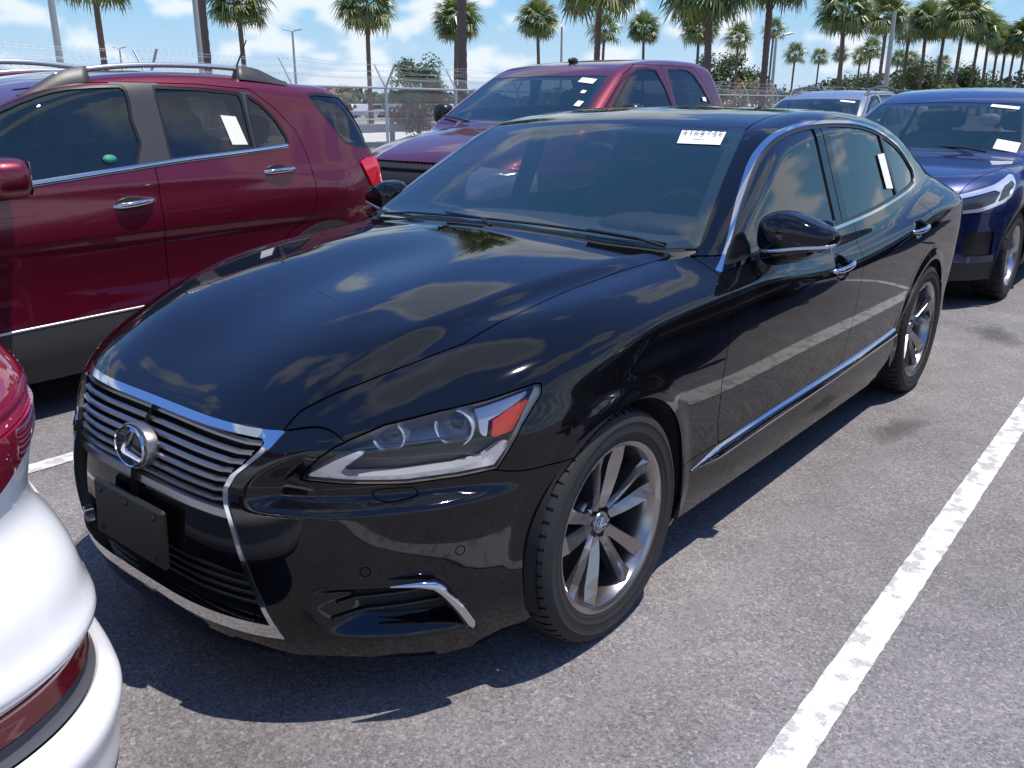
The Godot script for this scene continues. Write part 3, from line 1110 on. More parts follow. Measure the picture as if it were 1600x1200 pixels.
	var rdoor := Region.new([[-1.868, 0.98], [-1.844, 0.885], [-1.847, 0.693], [-1.84, 0.56], [-1.812, 0.442], [-1.765, 0.395], [-2.535, 0.395], [-2.56, 0.50], [-2.61, 0.60], [-2.68, 0.685], [-2.80, 0.76], [-2.872, 0.82], [-2.875, 0.90], [-2.85, 0.98], [-2.89, 1.075], [-2.93, 1.12], [-2.6, 1.1], [-1.86, 1.05]])
	dp = p.split(func(q): return rdoor.d(Vector2(q.x, q.y)) if q.z > 0.6 else 1.0, 0.0022)
	sides("rear_door", dp[0], blk, car)
	p = dp[1]
	var sk := p.split(func(q): return q.y - 0.395 if q.x < -0.3 and q.x > -2.7 else 1.0, 0.0015)
	sides("side_skirt", sk[0], blk, car)
	p = sk[1]
	var groove := Curve1.new([[-1.26, 0.615], [-1.4, 0.598], [-1.7, 0.585], [-2.4, 0.575], [-2.9, 0.56], [-3.1, 0.53]])
	var rp := p.split(func(q): return q.z - groove.at(q.x) if q.y > 1.3 and q.x < -1.15 else 1.0, 0.0025)
	var sun := Region.new([[-1.62, -0.1], [-1.60, 0.30], [-1.64, 0.40], [-1.74, 0.44], [-2.1, 0.44], [-2.12, -0.1]])
	var sr: Array = rp[0].split(func(q): return sun.d(Vector2(q.x, q.z)), 0.003)
	middle("roof", sr[1], blk, car)
	middle("sunroof", sr[0].moved(-0.002), mat("sunroof_glass", Color(0.004, 0.004, 0.005), 0.01), car, 0.006)
	p = rp[1]
	var fn := p.split(func(q): return -0.615 - q.x if q.y < 1.0 else (1.0 if q.x < -0.62 else -0.62 - q.x), 0.0)
	sides("front_fender", fn[0], blk, car)
	sides("quarter_panel", fn[1], blk, car)
	# glass ------------------------------------------------------------------------
	var frit := screen.split(func(q): return ws.d(Vector2(q.x, q.z)) + 0.045)
	middle("windshield", screen, clear_tint(), car, 0.0)
	middle("windshield_border", frit[1].moved(-0.006), mat("frit", Color(0.006, 0.006, 0.007), 0.3), car, 0.0)
	var trim := side_glass.split(func(q): return dlo.d(Vector2(q.x, q.y)) + 0.012)
	sides("window_trim", trim[1].moved(0.004), chrome(), car, 0.012)
	var seal: Array = trim[0].split(func(q): return dlo.d(Vector2(q.x, q.y)) + 0.024)
	sides("window_seal", seal[1].moved(-0.001), satin_black(), car, 0.008)
	# pillar between the doors and the divider of the rear glass
	var pillar := func(q): return absf((q.x + 1.757) - (q.y - 1.23) * -0.06) - 0.072
	var pp: Array = seal[0].split(pillar)
	var gap: Array = pp[0].split(func(q): return (q.x + 1.757) - (q.y - 1.23) * -0.06, 0.004)
	sides("door_pillar", gap[0], blk, car, 0.008)
	sides("door_pillar", gap[1], blk, car, 0.008)
	sides("pillar_seal", pp[0].moved(-0.006), black_plastic(), car, 0.0)
	var div: Array = pp[1].split(func(q): return absf(q.x - lerpf(-2.556, -2.520, (q.y - 1.09) / 0.22)) - 0.018)
	sides("quarter_divider", div[0].moved(0.001), satin_black(), car, 0.008)
	var g1: Array = div[1].split(func(q): return -1.757 - q.x)
	sides("front_side_window", g1[0].moved(-0.006), tinted(), car, 0.0)
	var g2: Array = g1[1].split(func(q): return -2.54 - q.x)
	sides("rear_side_window", g2[0].moved(-0.006), tinted(), car, 0.0)
	sides("quarter_window", g2[1].moved(-0.006), tinted(), car, 0.0)
	# trim on the side ----------------------------------------------------------------
	var sill := Curve1.new([[-0.45, 0.350], [-0.49, 0.354], [-0.62, 0.362], [-1.69, 0.386], [-2.53, 0.409]])
	for sd in [-1.0, 1.0]:
		var st := begin()
		st.set_smooth_group(1)
		var n := 50
		var rings := []
		for i in n + 1:
			var x := lerpf(-0.478, -2.555, float(i) / n)
			var y := sill.at(x)
			var k := smoothstep(-0.478, -0.68, x) * 0.85 + 0.15
			var w := side_w(s, x, y)
			var ring := []
			for q in [[-0.030, -0.004], [-0.027, 0.009], [-0.014, 0.019], [0.003, 0.017], [0.018, 0.006], [0.026, -0.004]]:
				ring.append(Vector3(x, y + q[0] * k, (w + q[1] * k) * sd))
			rings.append(ring)
		for i in n:
			for j in 5:
				st.set_smooth_group(1 if j < 2 else 2)
				if sd < 0:
					quad(st, rings[i][j], rings[i][j + 1], rings[i + 1][j + 1], rings[i + 1][j])
				else:
					quad(st, rings[i + 1][j], rings[i + 1][j + 1], rings[i][j + 1], rings[i][j])
		part("sill_trim", done(st), chrome(), car)
	for q in [[-1.60, 0.876], [-2.64, 0.918]]:
		for sd in [-1.0, 1.0]:
			var w0 := 0.937
			var pts := []
			var rad := []
			for i in 17:
				var f := i / 16.0
				var bulge := sin(PI * f)
				pts.append(Vector3(q[0] + 0.105 - 0.21 * f, q[1] - 0.006 * cos(PI * f) , (w0 - 0.008 + 0.030 * pow(bulge, 0.5)) * sd))
				rad.append(0.0125 * (0.55 + 0.45 * pow(bulge, 0.4)))
			part("door_handle", tube_mesh(pts, rad, 12, 1.0), chrome(), car)
	sedan_mirrors(car)
	# wheels and what hides behind ------------------------------------------------------
	for x in [0.0, -2.97]:
		for sd in [-1.0, 1.0]:
			var wh := sedan_wheel(sd)
			car.add_child(wh, true)
			wh.position = Vector3(x, 0.345, 0.803 * sd)
			wheel_well(car, x - 0.03, 0.345, 0.385, 0.60, 0.905, sd)
	part("underbody", box_mesh(Vector3(4.3, 0.10, 1.2), 0.02), black_plastic(), car, Transform3D(Basis(), Vector3(-1.5, 0.30, 0)))
	part("underbody", box_mesh(Vector3(2.0, 0.10, 1.76), 0.02), black_plastic(), car, Transform3D(Basis(), Vector3(-1.47, 0.27, 0)))
	part("bulkhead", box_mesh(Vector3(0.9, 0.25, 1.1), 0.02), black_plastic(), car, Transform3D(Basis(), Vector3(0.2, 0.5, 0)))
	# cabin ---------------------------------------------------------------------------
	var cloth := mat("dark_trim", Color(0.02, 0.02, 0.022), 0.7)
	var leather := mat("black_leather", Color(0.022, 0.021, 0.021), 0.45)
	part("dashboard", blob(Vector3(0.42, 0.14, 0.76), 5.0, 14, 28), mat("dashboard_black", Color(0.035, 0.036, 0.038), 0.6), car, Transform3D(Basis(Vector3.BACK, -0.05), Vector3(-0.86, 0.90, 0)))
	part("dashboard_hood", blob(Vector3(0.16, 0.05, 0.22), 3.0, 10, 20), cloth, car, Transform3D(Basis(), Vector3(-1.06, 1.04, -0.38)))
	part("cabin_floor", box_mesh(Vector3(2.6, 0.06, 1.5), 0.02), cloth, car, Transform3D(Basis(), Vector3(-2.0, 0.40, 0)))
	part("steering_wheel", wheel_ring(0.185, 0.017), mat("wheel_leather", Color(0.045, 0.043, 0.042), 0.35), car, Transform3D(Basis(Vector3.BACK, 0.42) * Basis(Vector3.UP, PI / 2), Vector3(-1.22, 0.99, -0.38)))
	for z in [-0.38, 0.38]:
		seat(car, -1.70, 0.62, z, leather, 0.60, 0.52)
	for z in [-0.42, 0.0, 0.42]:
		seat(car, -2.55, 0.62, z, leather, 0.55, 0.42)
	part("rear_shelf", box_mesh(Vector3(0.7, 0.04, 1.3), 0.02), cloth, car, Transform3D(Basis(), Vector3(-3.3, 1.04, 0)))
	for sd in [-1.0, 1.0]:
		part("door_lining", box_mesh(Vector3(2.1, 0.5, 0.05), 0.02), cloth, car, Transform3D(Basis(), Vector3(-1.75, 0.74, 0.80 * sd)))
	part("interior_mirror", blob(Vector3(0.02, 0.035, 0.12), 4.0, 8, 16), black_plastic(), car, Transform3D(Basis(Vector3.UP, -0.3), Vector3(-1.18, 1.31, 0)))
	# wipers, antenna, papers --------------------------------------------------------------
	var wip := satin_black()
	part("wiper", tube_mesh([Vector3(-0.605, 1.058, 0.66), Vector3(-0.565, 1.080, 0.45), Vector3(-0.530, 1.092, 0.1), Vector3(-0.530, 1.092, -0.03)], 0.005, 6), wip, car)
	part("wiper", tube_mesh([Vector3(-0.530, 1.092, 0.05), Vector3(-0.535, 1.091, -0.2), Vector3(-0.56, 1.081, -0.45), Vector3(-0.605, 1.060, -0.69)], 0.005, 6), wip, car)
	part("wiper_arm", tube_mesh([Vector3(-0.500, 1.074, -0.02), Vector3(-0.520, 1.094, 0.04), Vector3(-0.550, 1.098, 0.25)], 0.008, 6, 0.6), wip, car)
	part("wiper_arm", tube_mesh([Vector3(-0.575, 1.056, -0.70), Vector3(-0.565, 1.076, -0.6), Vector3(-0.545, 1.090, -0.42)], 0.008, 6, 0.6), wip, car)
	part("washer_jet", blob(Vector3(0.035, 0.006, 0.011), 3.0, 6, 12), wip, car, Transform3D(Basis(Vector3.UP, 0.25), Vector3(-0.40, 1.071, 0.12)))
	var paper := mat("paper_white", Color(0.80, 0.79, 0.76), 0.8)
	var ink := mat("ink", Color(0.10, 0.085, 0.08), 0.8)
	var lab := part("window_label", label_patch(Vector3(-1.217, 1.394, -0.386), Vector3(-1.248, 1.390, -0.556), Vector3(-1.158, 1.347, -0.579), Vector3(-1.126, 1.350, -0.417), 0.004), paper, car)
	lab.set_meta("label", "white paper lot label with the number 3168745")
	var dirx := Vector3(-0.031, -0.003, -0.166).normalized()
	var dn := Vector3(0.090, -0.0415, -0.027).normalized()
	var nrm := dirx.cross(-dn).normalized()
	var bas := Basis(dirx, (nrm.cross(dirx)).normalized(), nrm)
	part("label_number", text_mesh("3168745", 0.029, 0.0008, "Droid Sans Mono"), ink, lab, Transform3D(bas, Vector3(-1.2065, 1.3795, -0.481) + nrm * 0.0115))
	part("label_line", text_mesh("i-7", 0.013, 0.0008), ink, lab, Transform3D(bas, Vector3(-1.172, 1.3650, -0.487) + nrm * 0.0105))
	part("label_line", text_mesh("5a4-1", 0.014, 0.0008), ink, lab, Transform3D(bas, Vector3(-1.158, 1.3585, -0.490) + nrm * 0.0105))
	var q0 := [Vector2(-2.392, 1.269), Vector2(-2.499, 1.271), Vector2(-2.508, 1.110), Vector2(-2.405, 1.117)]
	var c4 := []
	for v in q0:
		c4.append(Vector3(v.x, v.y, -side_w(s, v.x, v.y) + 0.004))
	part("window_paper", label_patch(c4[0], c4[1], c4[2], c4[3], 0.005), paper, car)
func wheel_ring(r: float, t: float) -> ArrayMesh:
	var st := begin()
	var pr := []
	for i in 13:
		var a := TAU * i / 12
		pr.append(Vector2(r + cos(a) * t, sin(a) * t))
	pr.reverse()
	lathe(st, pr, 40)
	for a in [0.15, PI - 0.15, -PI / 2]:
		tube(st, PackedVector3Array([Vector3(0, 0, 0), Vector3(cos(a), sin(a), 0) * r]), 0.018, 8, true, 0.6)
	lathe(st, [Vector2(0.07, -0.03), Vector2(0.065, 0.02), Vector2(0.0, 0.03)], 20)
	return done(st)
# a sheet between four corners (given round it), with a little thickness
func label_patch(a: Vector3, b: Vector3, c: Vector3, d: Vector3, lift := 0.003) -> ArrayMesh:
	var st := begin()
	var n := (b - a).cross(d - a).normalized()
	if n.y < 0.0:
		n = -n
	if absf(n.y) < 0.2 and n.z * a.z < 0.0:
		n = -n
	var e := n * 0.0006
	var l := n * lift
	var flip := (b - a).cross(d - a).dot(n) < 0.0
	var t := [a + l + e, b + l + e, c + l + e, d + l + e]
	var u := [a + l - e, b + l - e, c + l - e, d + l - e]
	if flip:
		t.reverse()
		u.reverse()
	quad(st, t[0], t[1], t[2], t[3])
	quad(st, u[3], u[2], u[1], u[0])
	for i in 4:
		quad(st, u[i], u[(i + 1) % 4], t[(i + 1) % 4], t[i])
	return done(st)
func sedan_lamps(car: Node3D, s: CarShape, lens: Patch, lamp: Region):
	var clear := glass("lamp_lens", Color(0.02, 0.02, 0.02), 0.03)
	var house := mat("lamp_housing", Color(0.26, 0.225, 0.21), 0.35, 0.8)
	var dark := mat("lamp_dark", Color(0.015, 0.014, 0.015), 0.3)
	var silver := mat("lamp_silver", Color(0.60, 0.53, 0.48), 0.3, 0.85)
	var bright := mat("lamp_bright", Color(0.85, 0.87, 0.90), 0.2, 0.7)
	var amber := mat("amber", Color(0.38, 0.028, 0.002), 0.3)
	var drl := Region.new([[-0.322, 0.655], [-0.250, 0.70], [-0.195, 0.725], [-0.185, 0.718], [-0.228, 0.682], [-0.243, 0.664], [-0.228, 0.655], [-0.1, 0.650], [0.03, 0.653], [0.10, 0.666], [0.155, 0.706], [0.178, 0.715], [0.16, 0.69], [0.131, 0.651], [0.03, 0.640], [-0.09, 0.638], [-0.21, 0.645]])
	var wing := Region.new([[0.092, 0.803], [0.101, 0.775], [0.103, 0.745], [0.118, 0.722], [0.128, 0.77], [0.19, 0.79], [0.235, 0.812], [0.246, 0.826], [0.12, 0.806]])
	var ambr := Region.new([[0.137, 0.768], [0.233, 0.808], [0.238, 0.80], [0.186, 0.735], [0.128, 0.724]])
	var edge_r := Region.new([[0.165, 0.694], [0.2056, 0.749], [0.262, 0.81], [0.266, 0.828], [0.25, 0.831], [0.246, 0.822], [0.2, 0.757], [0.155, 0.694]])
	var at2 := func(q): return Vector2(lamp_side(q), q.y)
	for sd in 2:
		var hl := Node3D.new()
		hl.name = "headlight"
		car.add_child(hl, true)
		part("lens", mesh_of(lens, sd), clear, hl)
		part("housing", mesh_of(lens.moved(-0.075).add(lens.rim(0.075)), sd), house, hl)
		var flo := lens.keep_in(func(q): return q.y - (0.708 + 0.12 * maxf(0.0, lamp_side(q)) - 0.1 * maxf(0.0, lamp_side(q) - 0.1)))
		part("floor", mesh_of(flo.moved(-0.045), sd), dark, hl)
		var dr := lens.keep_in(func(q): return drl.d(at2.call(q)))
		dr = dr.by(func(q): return -0.010 + 0.005 * sin(drl.d(at2.call(q)) * 700.0))
		part("light_strip", mesh_of(dr.add(dr.rim(0.03)), sd), bright, hl)
		var wg := lens.keep_in(func(q): return wing.d(at2.call(q)))
		part("wing", mesh_of(wg.by(func(q): return -0.03 + 0.10 * maxf(0.0, q.y - 0.78)).add(wg.moved(-0.03).rim(0.03)), sd), silver, hl)
		var am := lens.keep_in(func(q): return ambr.d(at2.call(q)))
		part("turn_signal", mesh_of(am.by(func(q): return -0.022 + 0.0012 * sin(q.y * 900.0)).add(am.moved(-0.022).rim(0.02)), sd), amber, hl)
		var ed := lens.keep_in(func(q): return edge_r.d(at2.call(q)))
		part("edge_trim", mesh_of(ed.moved(-0.006), sd), mat("lamp_edge", Color(0.2, 0.19, 0.19), 0.3, 0.8), hl)
		var z := -1.0 if sd == 0 else 1.0
		for k in 2:
			var c: Vector3 = [Vector3(0.590, 0.735, 0.640), Vector3(0.462, 0.744, 0.735)][k]
			c.z *= z
			var r: float = [0.041, 0.049][k]
			var turn := Basis(Vector3.UP, PI / 2 + 0.55 * -z) if false else Basis(Vector3.UP, PI / 2 + (0.5 if sd == 0 else -0.5))
			var xf := Transform3D(turn, c)
			part("lamp_ring", lathe_mesh([Vector2(r * 1.02, -0.05), Vector2(r * 1.02, 0.006), Vector2(r * 0.99, 0.014), Vector2(r * 0.90, 0.012), Vector2(r * 0.82, -0.012), Vector2(r * 0.80, -0.05)], 36), bright, hl, xf)
			part("reflector", lathe_mesh([Vector2(r * 0.84, -0.012), Vector2(r * 0.6, -0.035), Vector2(r * 0.3, -0.045), Vector2(0.0, -0.048)], 30), mat("reflector", Color(0.30, 0.31, 0.33), 0.16, 1.0), hl, xf)
			part("bulb_hood", lathe_mesh([Vector2(r * 0.34, -0.04), Vector2(r * 0.34, -0.02), Vector2(r * 0.2, -0.012), Vector2(0.0, -0.012)], 20), dark, hl, xf)
			var bulge := []
			for i in 9:
				var a := PI * 0.5 * i / 8.0
				bulge.append(Vector2(r * 0.85 * cos(a), -0.008 + 0.02 * sin(a)))
			var gl := StandardMaterial3D.new()
			part("projector", lathe_mesh(bulge, 30), glass("projector_glass", Color(0.02, 0.02, 0.025), 0.10), hl, xf)
func sedan_mirrors(car: Node3D):
	var blk := paint_black()
	for sd in [-1.0, 1.0]:
		var o := Node3D.new()
		o.name = "side_mirror"
		car.add_child(o, true)
		o.position = Vector3(-0.92, 1.075, 1.0 * sd)
		# long outwards, rounded front, flatter back, lower edge sweeping up towards the tip
		var bend := func(p: Vector3) -> Vector3:
			var k: float = p.z * sd / 0.125
			var q := p
			q.y *= 1.0 - 0.50 * smoothstep(-0.5, 1.05, k)
			q.y += 0.006 - 0.004 * smoothstep(0.0, 1.0, k)
			q.x -= 0.034 * smoothstep(-0.6, 1.0, k)
			if q.x < -0.045:
				q.x = -0.045 + (q.x + 0.045) * 0.25
			return q
		part("shell", blob(Vector3(0.085, 0.079, 0.128), 3.0, 28, 44, bend), blk, o)
		var strip := func(p: Vector3) -> Vector3:
			var q: Vector3 = bend.call(p)
			return q
		var line := []
		for i in 15:
			var f := i / 14.0
			var bb: float = lerpf(-1.15, 1.25, f) * sd
			var aa := lerpf(-0.62, -0.42, f)
			var dd := Vector3(cos(aa) * cos(bb), sin(aa), cos(aa) * sin(bb))
			var kk := pow(pow(absf(dd.x), 3.0) + pow(absf(dd.y), 3.0) + pow(absf(dd.z), 3.0), -1.0 / 3.0)
			line.append(bend.call(dd * kk * Vector3(0.085, 0.079, 0.128)))
		part("turn_strip", tube_mesh(line, 0.0065, 8), mat("strip_silver", Color(0.62, 0.62, 0.63), 0.2, 0.8), o)
		part("lower_shell", blob(Vector3(0.070, 0.034, 0.095), 2.6, 14, 28), blk, o, Transform3D(Basis(Vector3.RIGHT, -0.25 * sd), Vector3(-0.004, -0.058, -0.030 * sd)))
		part("stalk", blob(Vector3(0.05, 0.05, 0.035), 2.8, 12, 20), satin_black(), o, Transform3D(Basis(Vector3.RIGHT, 0.35 * sd), Vector3(0.006, -0.105, -0.108 * sd)))
		part("mirror_glass", box_mesh(Vector3(0.004, 0.11, 0.19), 0.001), mat("mirror", Color(0.7, 0.72, 0.74), 0.01, 1.0), o, Transform3D(Basis(), Vector3(-0.066, 0.0, 0.0)))
# ------------------------------------------------------------------ the other vehicles
func car_paint(key: String, c: Color, flake := 0.35, rough := 0.28) -> StandardMaterial3D:
	var m := mat(key, c, rough, flake)
	m.clearcoat_enabled = true
	m.clearcoat = 1.0
	m.clearcoat_roughness = 0.02
	return m
func plain_wheel(r: float, rim: float, width: float, spokes: int, twin: bool, alloy: Material, side: float) -> Node3D:
	var o := Node3D.new()
	o.name = "wheel"
	var turn := Basis(Vector3.UP, PI if side < 0 else 0.0)
	var h := width * 0.5
	part("tyre", tyre(r, rim, width, 96), mat("rubber", Color(0.016, 0.016, 0.017), 0.75), o, Transform3D(turn, Vector3.ZERO))
	part("rim", lathe_mesh(barrel(rim, h), 48), alloy, o, Transform3D(turn, Vector3.ZERO))
	var st := begin()
	var f := h * 0.62
	if twin:
		for v in [1.0, -1.0]:
			spoke(st, [[0.03, 0.012 * v, 0.018, f * 0.8, 0.02, 0.0, 0.006], [0.10, 0.022 * v, 0.016, f, 0.02, 0.0, 0.008], [rim - 0.012, 0.050 * v, 0.02, f * 1.12, 0.03, 0.0, 0.008]], 0.0)
	else:
		spoke(st, [[0.03, 0.0, 0.035, f * 0.8, 0.02, 0.0, 0.006], [0.10, 0.0, 0.030, f, 0.02, 0.0, 0.010], [rim - 0.012, 0.0, 0.045, f * 1.12, 0.03, 0.0, 0.010]], 0.0)
	var sm := done(st)
	for k in spokes:
		part("spoke", sm, alloy, o, Transform3D(turn * Basis(Vector3.BACK, TAU * k / spokes + 0.3), Vector3.ZERO))
	part("hub", lathe_mesh([Vector2(0.06, 0.0), Vector2(0.055, f * 0.8), Vector2(0.035, f), Vector2(0.0, f)], 24), alloy, o, Transform3D(turn, Vector3.ZERO))
	part("inner_barrel", lathe_mesh([Vector2(rim - 0.02, -0.04), Vector2(0.0, -0.04)], 24), black_plastic(), o, Transform3D(turn, Vector3.ZERO))
	return o
# cuts a body into panels. spec keys: paint, arches, bottom, clad, windows, pillar, screen, doors, hood, marks
func dress(car: Node3D, s: CarShape, p: Patch, spec: Dictionary) -> void:
	var paint: Material = spec.paint
	p = p.keep_out(func(q): return q.y - spec.bottom)
	for a in spec.arches:
		p = p.keep_out(ring_arch(a[0], a[1], a[2]))
	# windows: a dark frame with the glass set back into it
	var holes := []
	for w in spec.windows:
		var reg := Region.new(w[1], w[4] if w.size() > 4 else 3)
		var sp := p.split(func(q): return reg.d(Vector2(q.x, q.y)) - 0.012 if q.z > 0.35 and q.y > spec.sill else 1.0)
		p = sp[1]
		var gl: Array = sp[0].split(func(q): return reg.d(Vector2(q.x, q.y)) + 0.002)
		sides(w[0], gl[0].moved(-0.008), w[2], car, 0.0)
		sides("window_seal", gl[1].moved(-0.002), satin_black(), car, 0.012)
	if spec.has("pillars"):
		for w in spec.pillars:
			var reg := Region.new(w)
			var sp := p.split(func(q): return reg.d(Vector2(q.x, q.y)) if q.z > 0.35 and q.y > spec.sill else 1.0)
			p = sp[1]
			sides("door_pillar", sp[0], mat("pillar_grey", Color(0.042, 0.041, 0.044), 0.45), car, 0.004)
	var scr := Region.new(spec.screen)
	var sf := func(q): return scr.d(Vector2(q.x, q.z)) if q.y > spec.sill else 1.0
	var ss := p.split(sf)
	p = ss[1]
	middle("windshield", ss[0].moved(-0.003), spec.glass, car, 0.0)
	middle("windshield_border", ss[0].keep_out(func(q): return scr.d(Vector2(q.x, q.z)) + 0.05).moved(-0.009), mat("frit", Color(0.006, 0.006, 0.007), 0.3), car, 0.0)
	if spec.has("rear_screen"):
		var rs: Callable = spec.rear_screen
		var rw := p.split(rs)
		p = rw[1]
		middle("rear_window", rw[0].moved(-0.004), tinted(), car, 0.0)
	part("inner_body", mesh_of(p.moved(-0.015), 2), black_plastic(), car)
	# lamps, grilles and other pieces marked out on the body: name, test, material, depth, both sides joined
	for m in spec.marks:
		var sp := p.split(m[1], 0.0015)
		p = sp[1]
		if sp[0].t.is_empty():
			continue
		if m[4]:
			middle(m[0], sp[0].moved(m[3]), m[2], car, 0.02)
		else:
			sides(m[0], sp[0].moved(m[3]), m[2], car, 0.02)
	if spec.clad > 0.0:
		var sp := p.split(func(q): return minf(q.y - spec.clad, spec.arch_clad.call(q)))
		p = sp[1]
		middle("lower_cladding", sp[0].moved(0.003), mat("cladding", Color(0.03, 0.03, 0.031), 0.6), car, 0.012)
	for d in spec.doors:
		var reg := Region.new(d[1])
		var sp := p.split(func(q): return reg.d(Vector2(q.x, q.y)) if q.z > 0.5 else 1.0, 0.0025)
		p = sp[1]
		sides(d[0], sp[0], paint, car)
	var hr := Region.new(spec.hood)
	var hs := p.split(func(q): return hr.d(Vector2(q.x, q.z)) if q.y > spec.hood_y else 1.0, 0.0025)
	p = hs[1]
	middle("hood", hs[0], paint, car)
	if spec.has("bumper_y"):
		var bs := p.split(func(q): return q.y - spec.bumper_y if q.x > spec.bumper_x else 1.0, 0.002)
		middle("front_bumper", bs[0], paint, car)
		p = bs[1]
	part("body_shell", mesh_of(p.add(p.rim(0.01)), 2), paint, car)
	var x0: float = spec.arches[0][0]
	var x1: float = spec.arches[1][0]
	for a in spec.arches:
		for sd in [-1.0, 1.0]:
			wheel_well(car, a[0], a[1], a[2] + 0.012, spec.half - 0.32, spec.half - 0.03, sd)
			var wh := plain_wheel(spec.tyre[0], spec.tyre[1], spec.tyre[2], spec.tyre[3], spec.tyre[4], spec.alloy, sd)
			car.add_child(wh, true)
			wh.position = Vector3(a[0], spec.tyre[0] - 0.003, (spec.half - 0.015 - spec.tyre[2] * 0.5) * sd)
	part("underbody", box_mesh(Vector3(x0 - x1 + 1.2, 0.12, spec.half * 1.2), 0.02), black_plastic(), car, Transform3D(Basis(), Vector3((x0 + x1) * 0.5, spec.bottom + 0.12, 0)))
	part("underbody", box_mesh(Vector3(x0 - x1 - 0.8, 0.10, spec.half * 1.84), 0.02), black_plastic(), car, Transform3D(Basis(), Vector3((x0 + x1) * 0.5, spec.bottom + 0.07, 0)))
	part("bulkhead", box_mesh(Vector3(0.8, 0.35, spec.half * 1.1), 0.02), black_plastic(), car, Transform3D(Basis(), Vector3(x0 + 0.1, spec.bottom + 0.35, 0)))
func fit_cabin(car: Node3D, dash: Vector3, half: float, seats: Array, floor_y: float, length: float, tone: Material):
	part("dashboard", blob(Vector3(0.36, 0.13, half * 0.92), 5.0, 10, 20), mat("dashboard_black", Color(0.035, 0.036, 0.038), 0.6), car, Transform3D(Basis(), dash))
	part("cabin_floor", box_mesh(Vector3(length, 0.06, half * 1.75), 0.02), mat("dark_trim", Color(0.02, 0.02, 0.022), 0.7), car, Transform3D(Basis(), Vector3(dash.x - length * 0.5, floor_y, 0)))
	for x in seats:
		for z in [-0.38, 0.38]:
			seat(car, x, floor_y + 0.22, z, tone, 0.6, 0.5)
	part("steering_wheel", wheel_ring(0.185, 0.016), mat("dark_trim", Color(0.02, 0.02, 0.022), 0.7), car, Transform3D(Basis(Vector3.BACK, 0.42) * Basis(Vector3.UP, PI / 2), dash + Vector3(-0.34, 0.10, -0.38)))
	for sd in [-1.0, 1.0]:
		part("door_lining", box_mesh(Vector3(length * 0.8, 0.5, 0.05), 0.02), mat("dark_trim", Color(0.02, 0.02, 0.022), 0.7), car, Transform3D(Basis(), Vector3(dash.x - length * 0.5, floor_y + 0.3, (half - 0.14) * sd)))
func handles(car: Node3D, s: CarShape, spots: Array, m: Material):
	for q in spots:
		for sd in [-1.0, 1.0]:
			var w0 := side_w(s, q[0], q[1])
			var pts := []
			var rad := []
			for i in 13:
				var f := i / 12.0
				var bulge := sin(PI * f)
				pts.append(Vector3(q[0] + 0.105 - 0.21 * f, q[1] + q[2] * (f - 0.5), (w0 - 0.004 + 0.034 * pow(bulge, 0.4)) * sd))
				rad.append(0.014 * (0.6 + 0.4 * pow(bulge, 0.4)))
			part("door_handle", tube_mesh(pts, rad, 10, 1.1), m, car)
			part("handle_cup", blob(Vector3(0.085, 0.045, 0.006), 2.2, 8, 20), mat("cup_dark", Color(0.01, 0.006, 0.007), 0.4), car, Transform3D(Basis(), Vector3(q[0] + 0.02, q[1] - 0.012, (w0 + 0.0005) * sd)))
func wing_mirror(car: Node3D, at: Vector3, size: Vector3, m: Material):
	for sd in [-1.0, 1.0]:
		var o := Node3D.new()
		o.name = "side_mirror"
		car.add_child(o, true)
		o.position = Vector3(at.x, at.y, at.z * sd)
		var bend := func(p: Vector3) -> Vector3:
			var q := p
			if q.x < -size.x * 0.45:
				q.x = -size.x * 0.45 + (q.x + size.x * 0.45) * 0.2
			return q
		part("shell", blob(size, 3.0, 16, 28, bend), m, o)
		part("stalk", blob(Vector3(size.x * 0.5, 0.04, 0.06), 3.0, 8, 14), satin_black(), o, Transform3D(Basis(), Vector3(0, -size.y * 0.75, -size.z * 0.9 * sd)))
		part("mirror_glass", box_mesh(Vector3(0.004, size.y * 1.6, size.z * 1.6), 0.001), mat("mirror", Color(0.7, 0.72, 0.74), 0.01, 1.0), o, Transform3D(Basis(), Vector3(-size.x * 0.56, 0, 0)))
func belt_strip(car: Node3D, s: CarShape, called: String, pts: Array, half: float, m: Material):
	var c := Curve1.new(pts)
	for sd in [-1.0, 1.0]:
		var st := begin()
		st.set_smooth_group(1)
		var x0 := c.lo
		var x1 := c.lo + (c.last + 1) / c.inv
		var n := 40
		var rings := []
		for i in n + 1:
			var x := lerpf(x1, x0, float(i) / n)
			var y := c.at(x)
			var ring := []
			for q in [[-half, -0.003], [-half * 0.8, 0.006], [half * 0.5, 0.006], [half, -0.003]]:
				ring.append(Vector3(x, y + q[0], (side_w(s, x, y + q[0]) + q[1]) * sd))
			rings.append(ring)
		for i in n:
			for j in 3:
				if sd < 0:
					quad(st, rings[i][j], rings[i][j + 1], rings[i + 1][j + 1], rings[i + 1][j])
				else:
					quad(st, rings[i + 1][j], rings[i + 1][j + 1], rings[i][j + 1], rings[i][j])
		part(called, done(st), m, car)
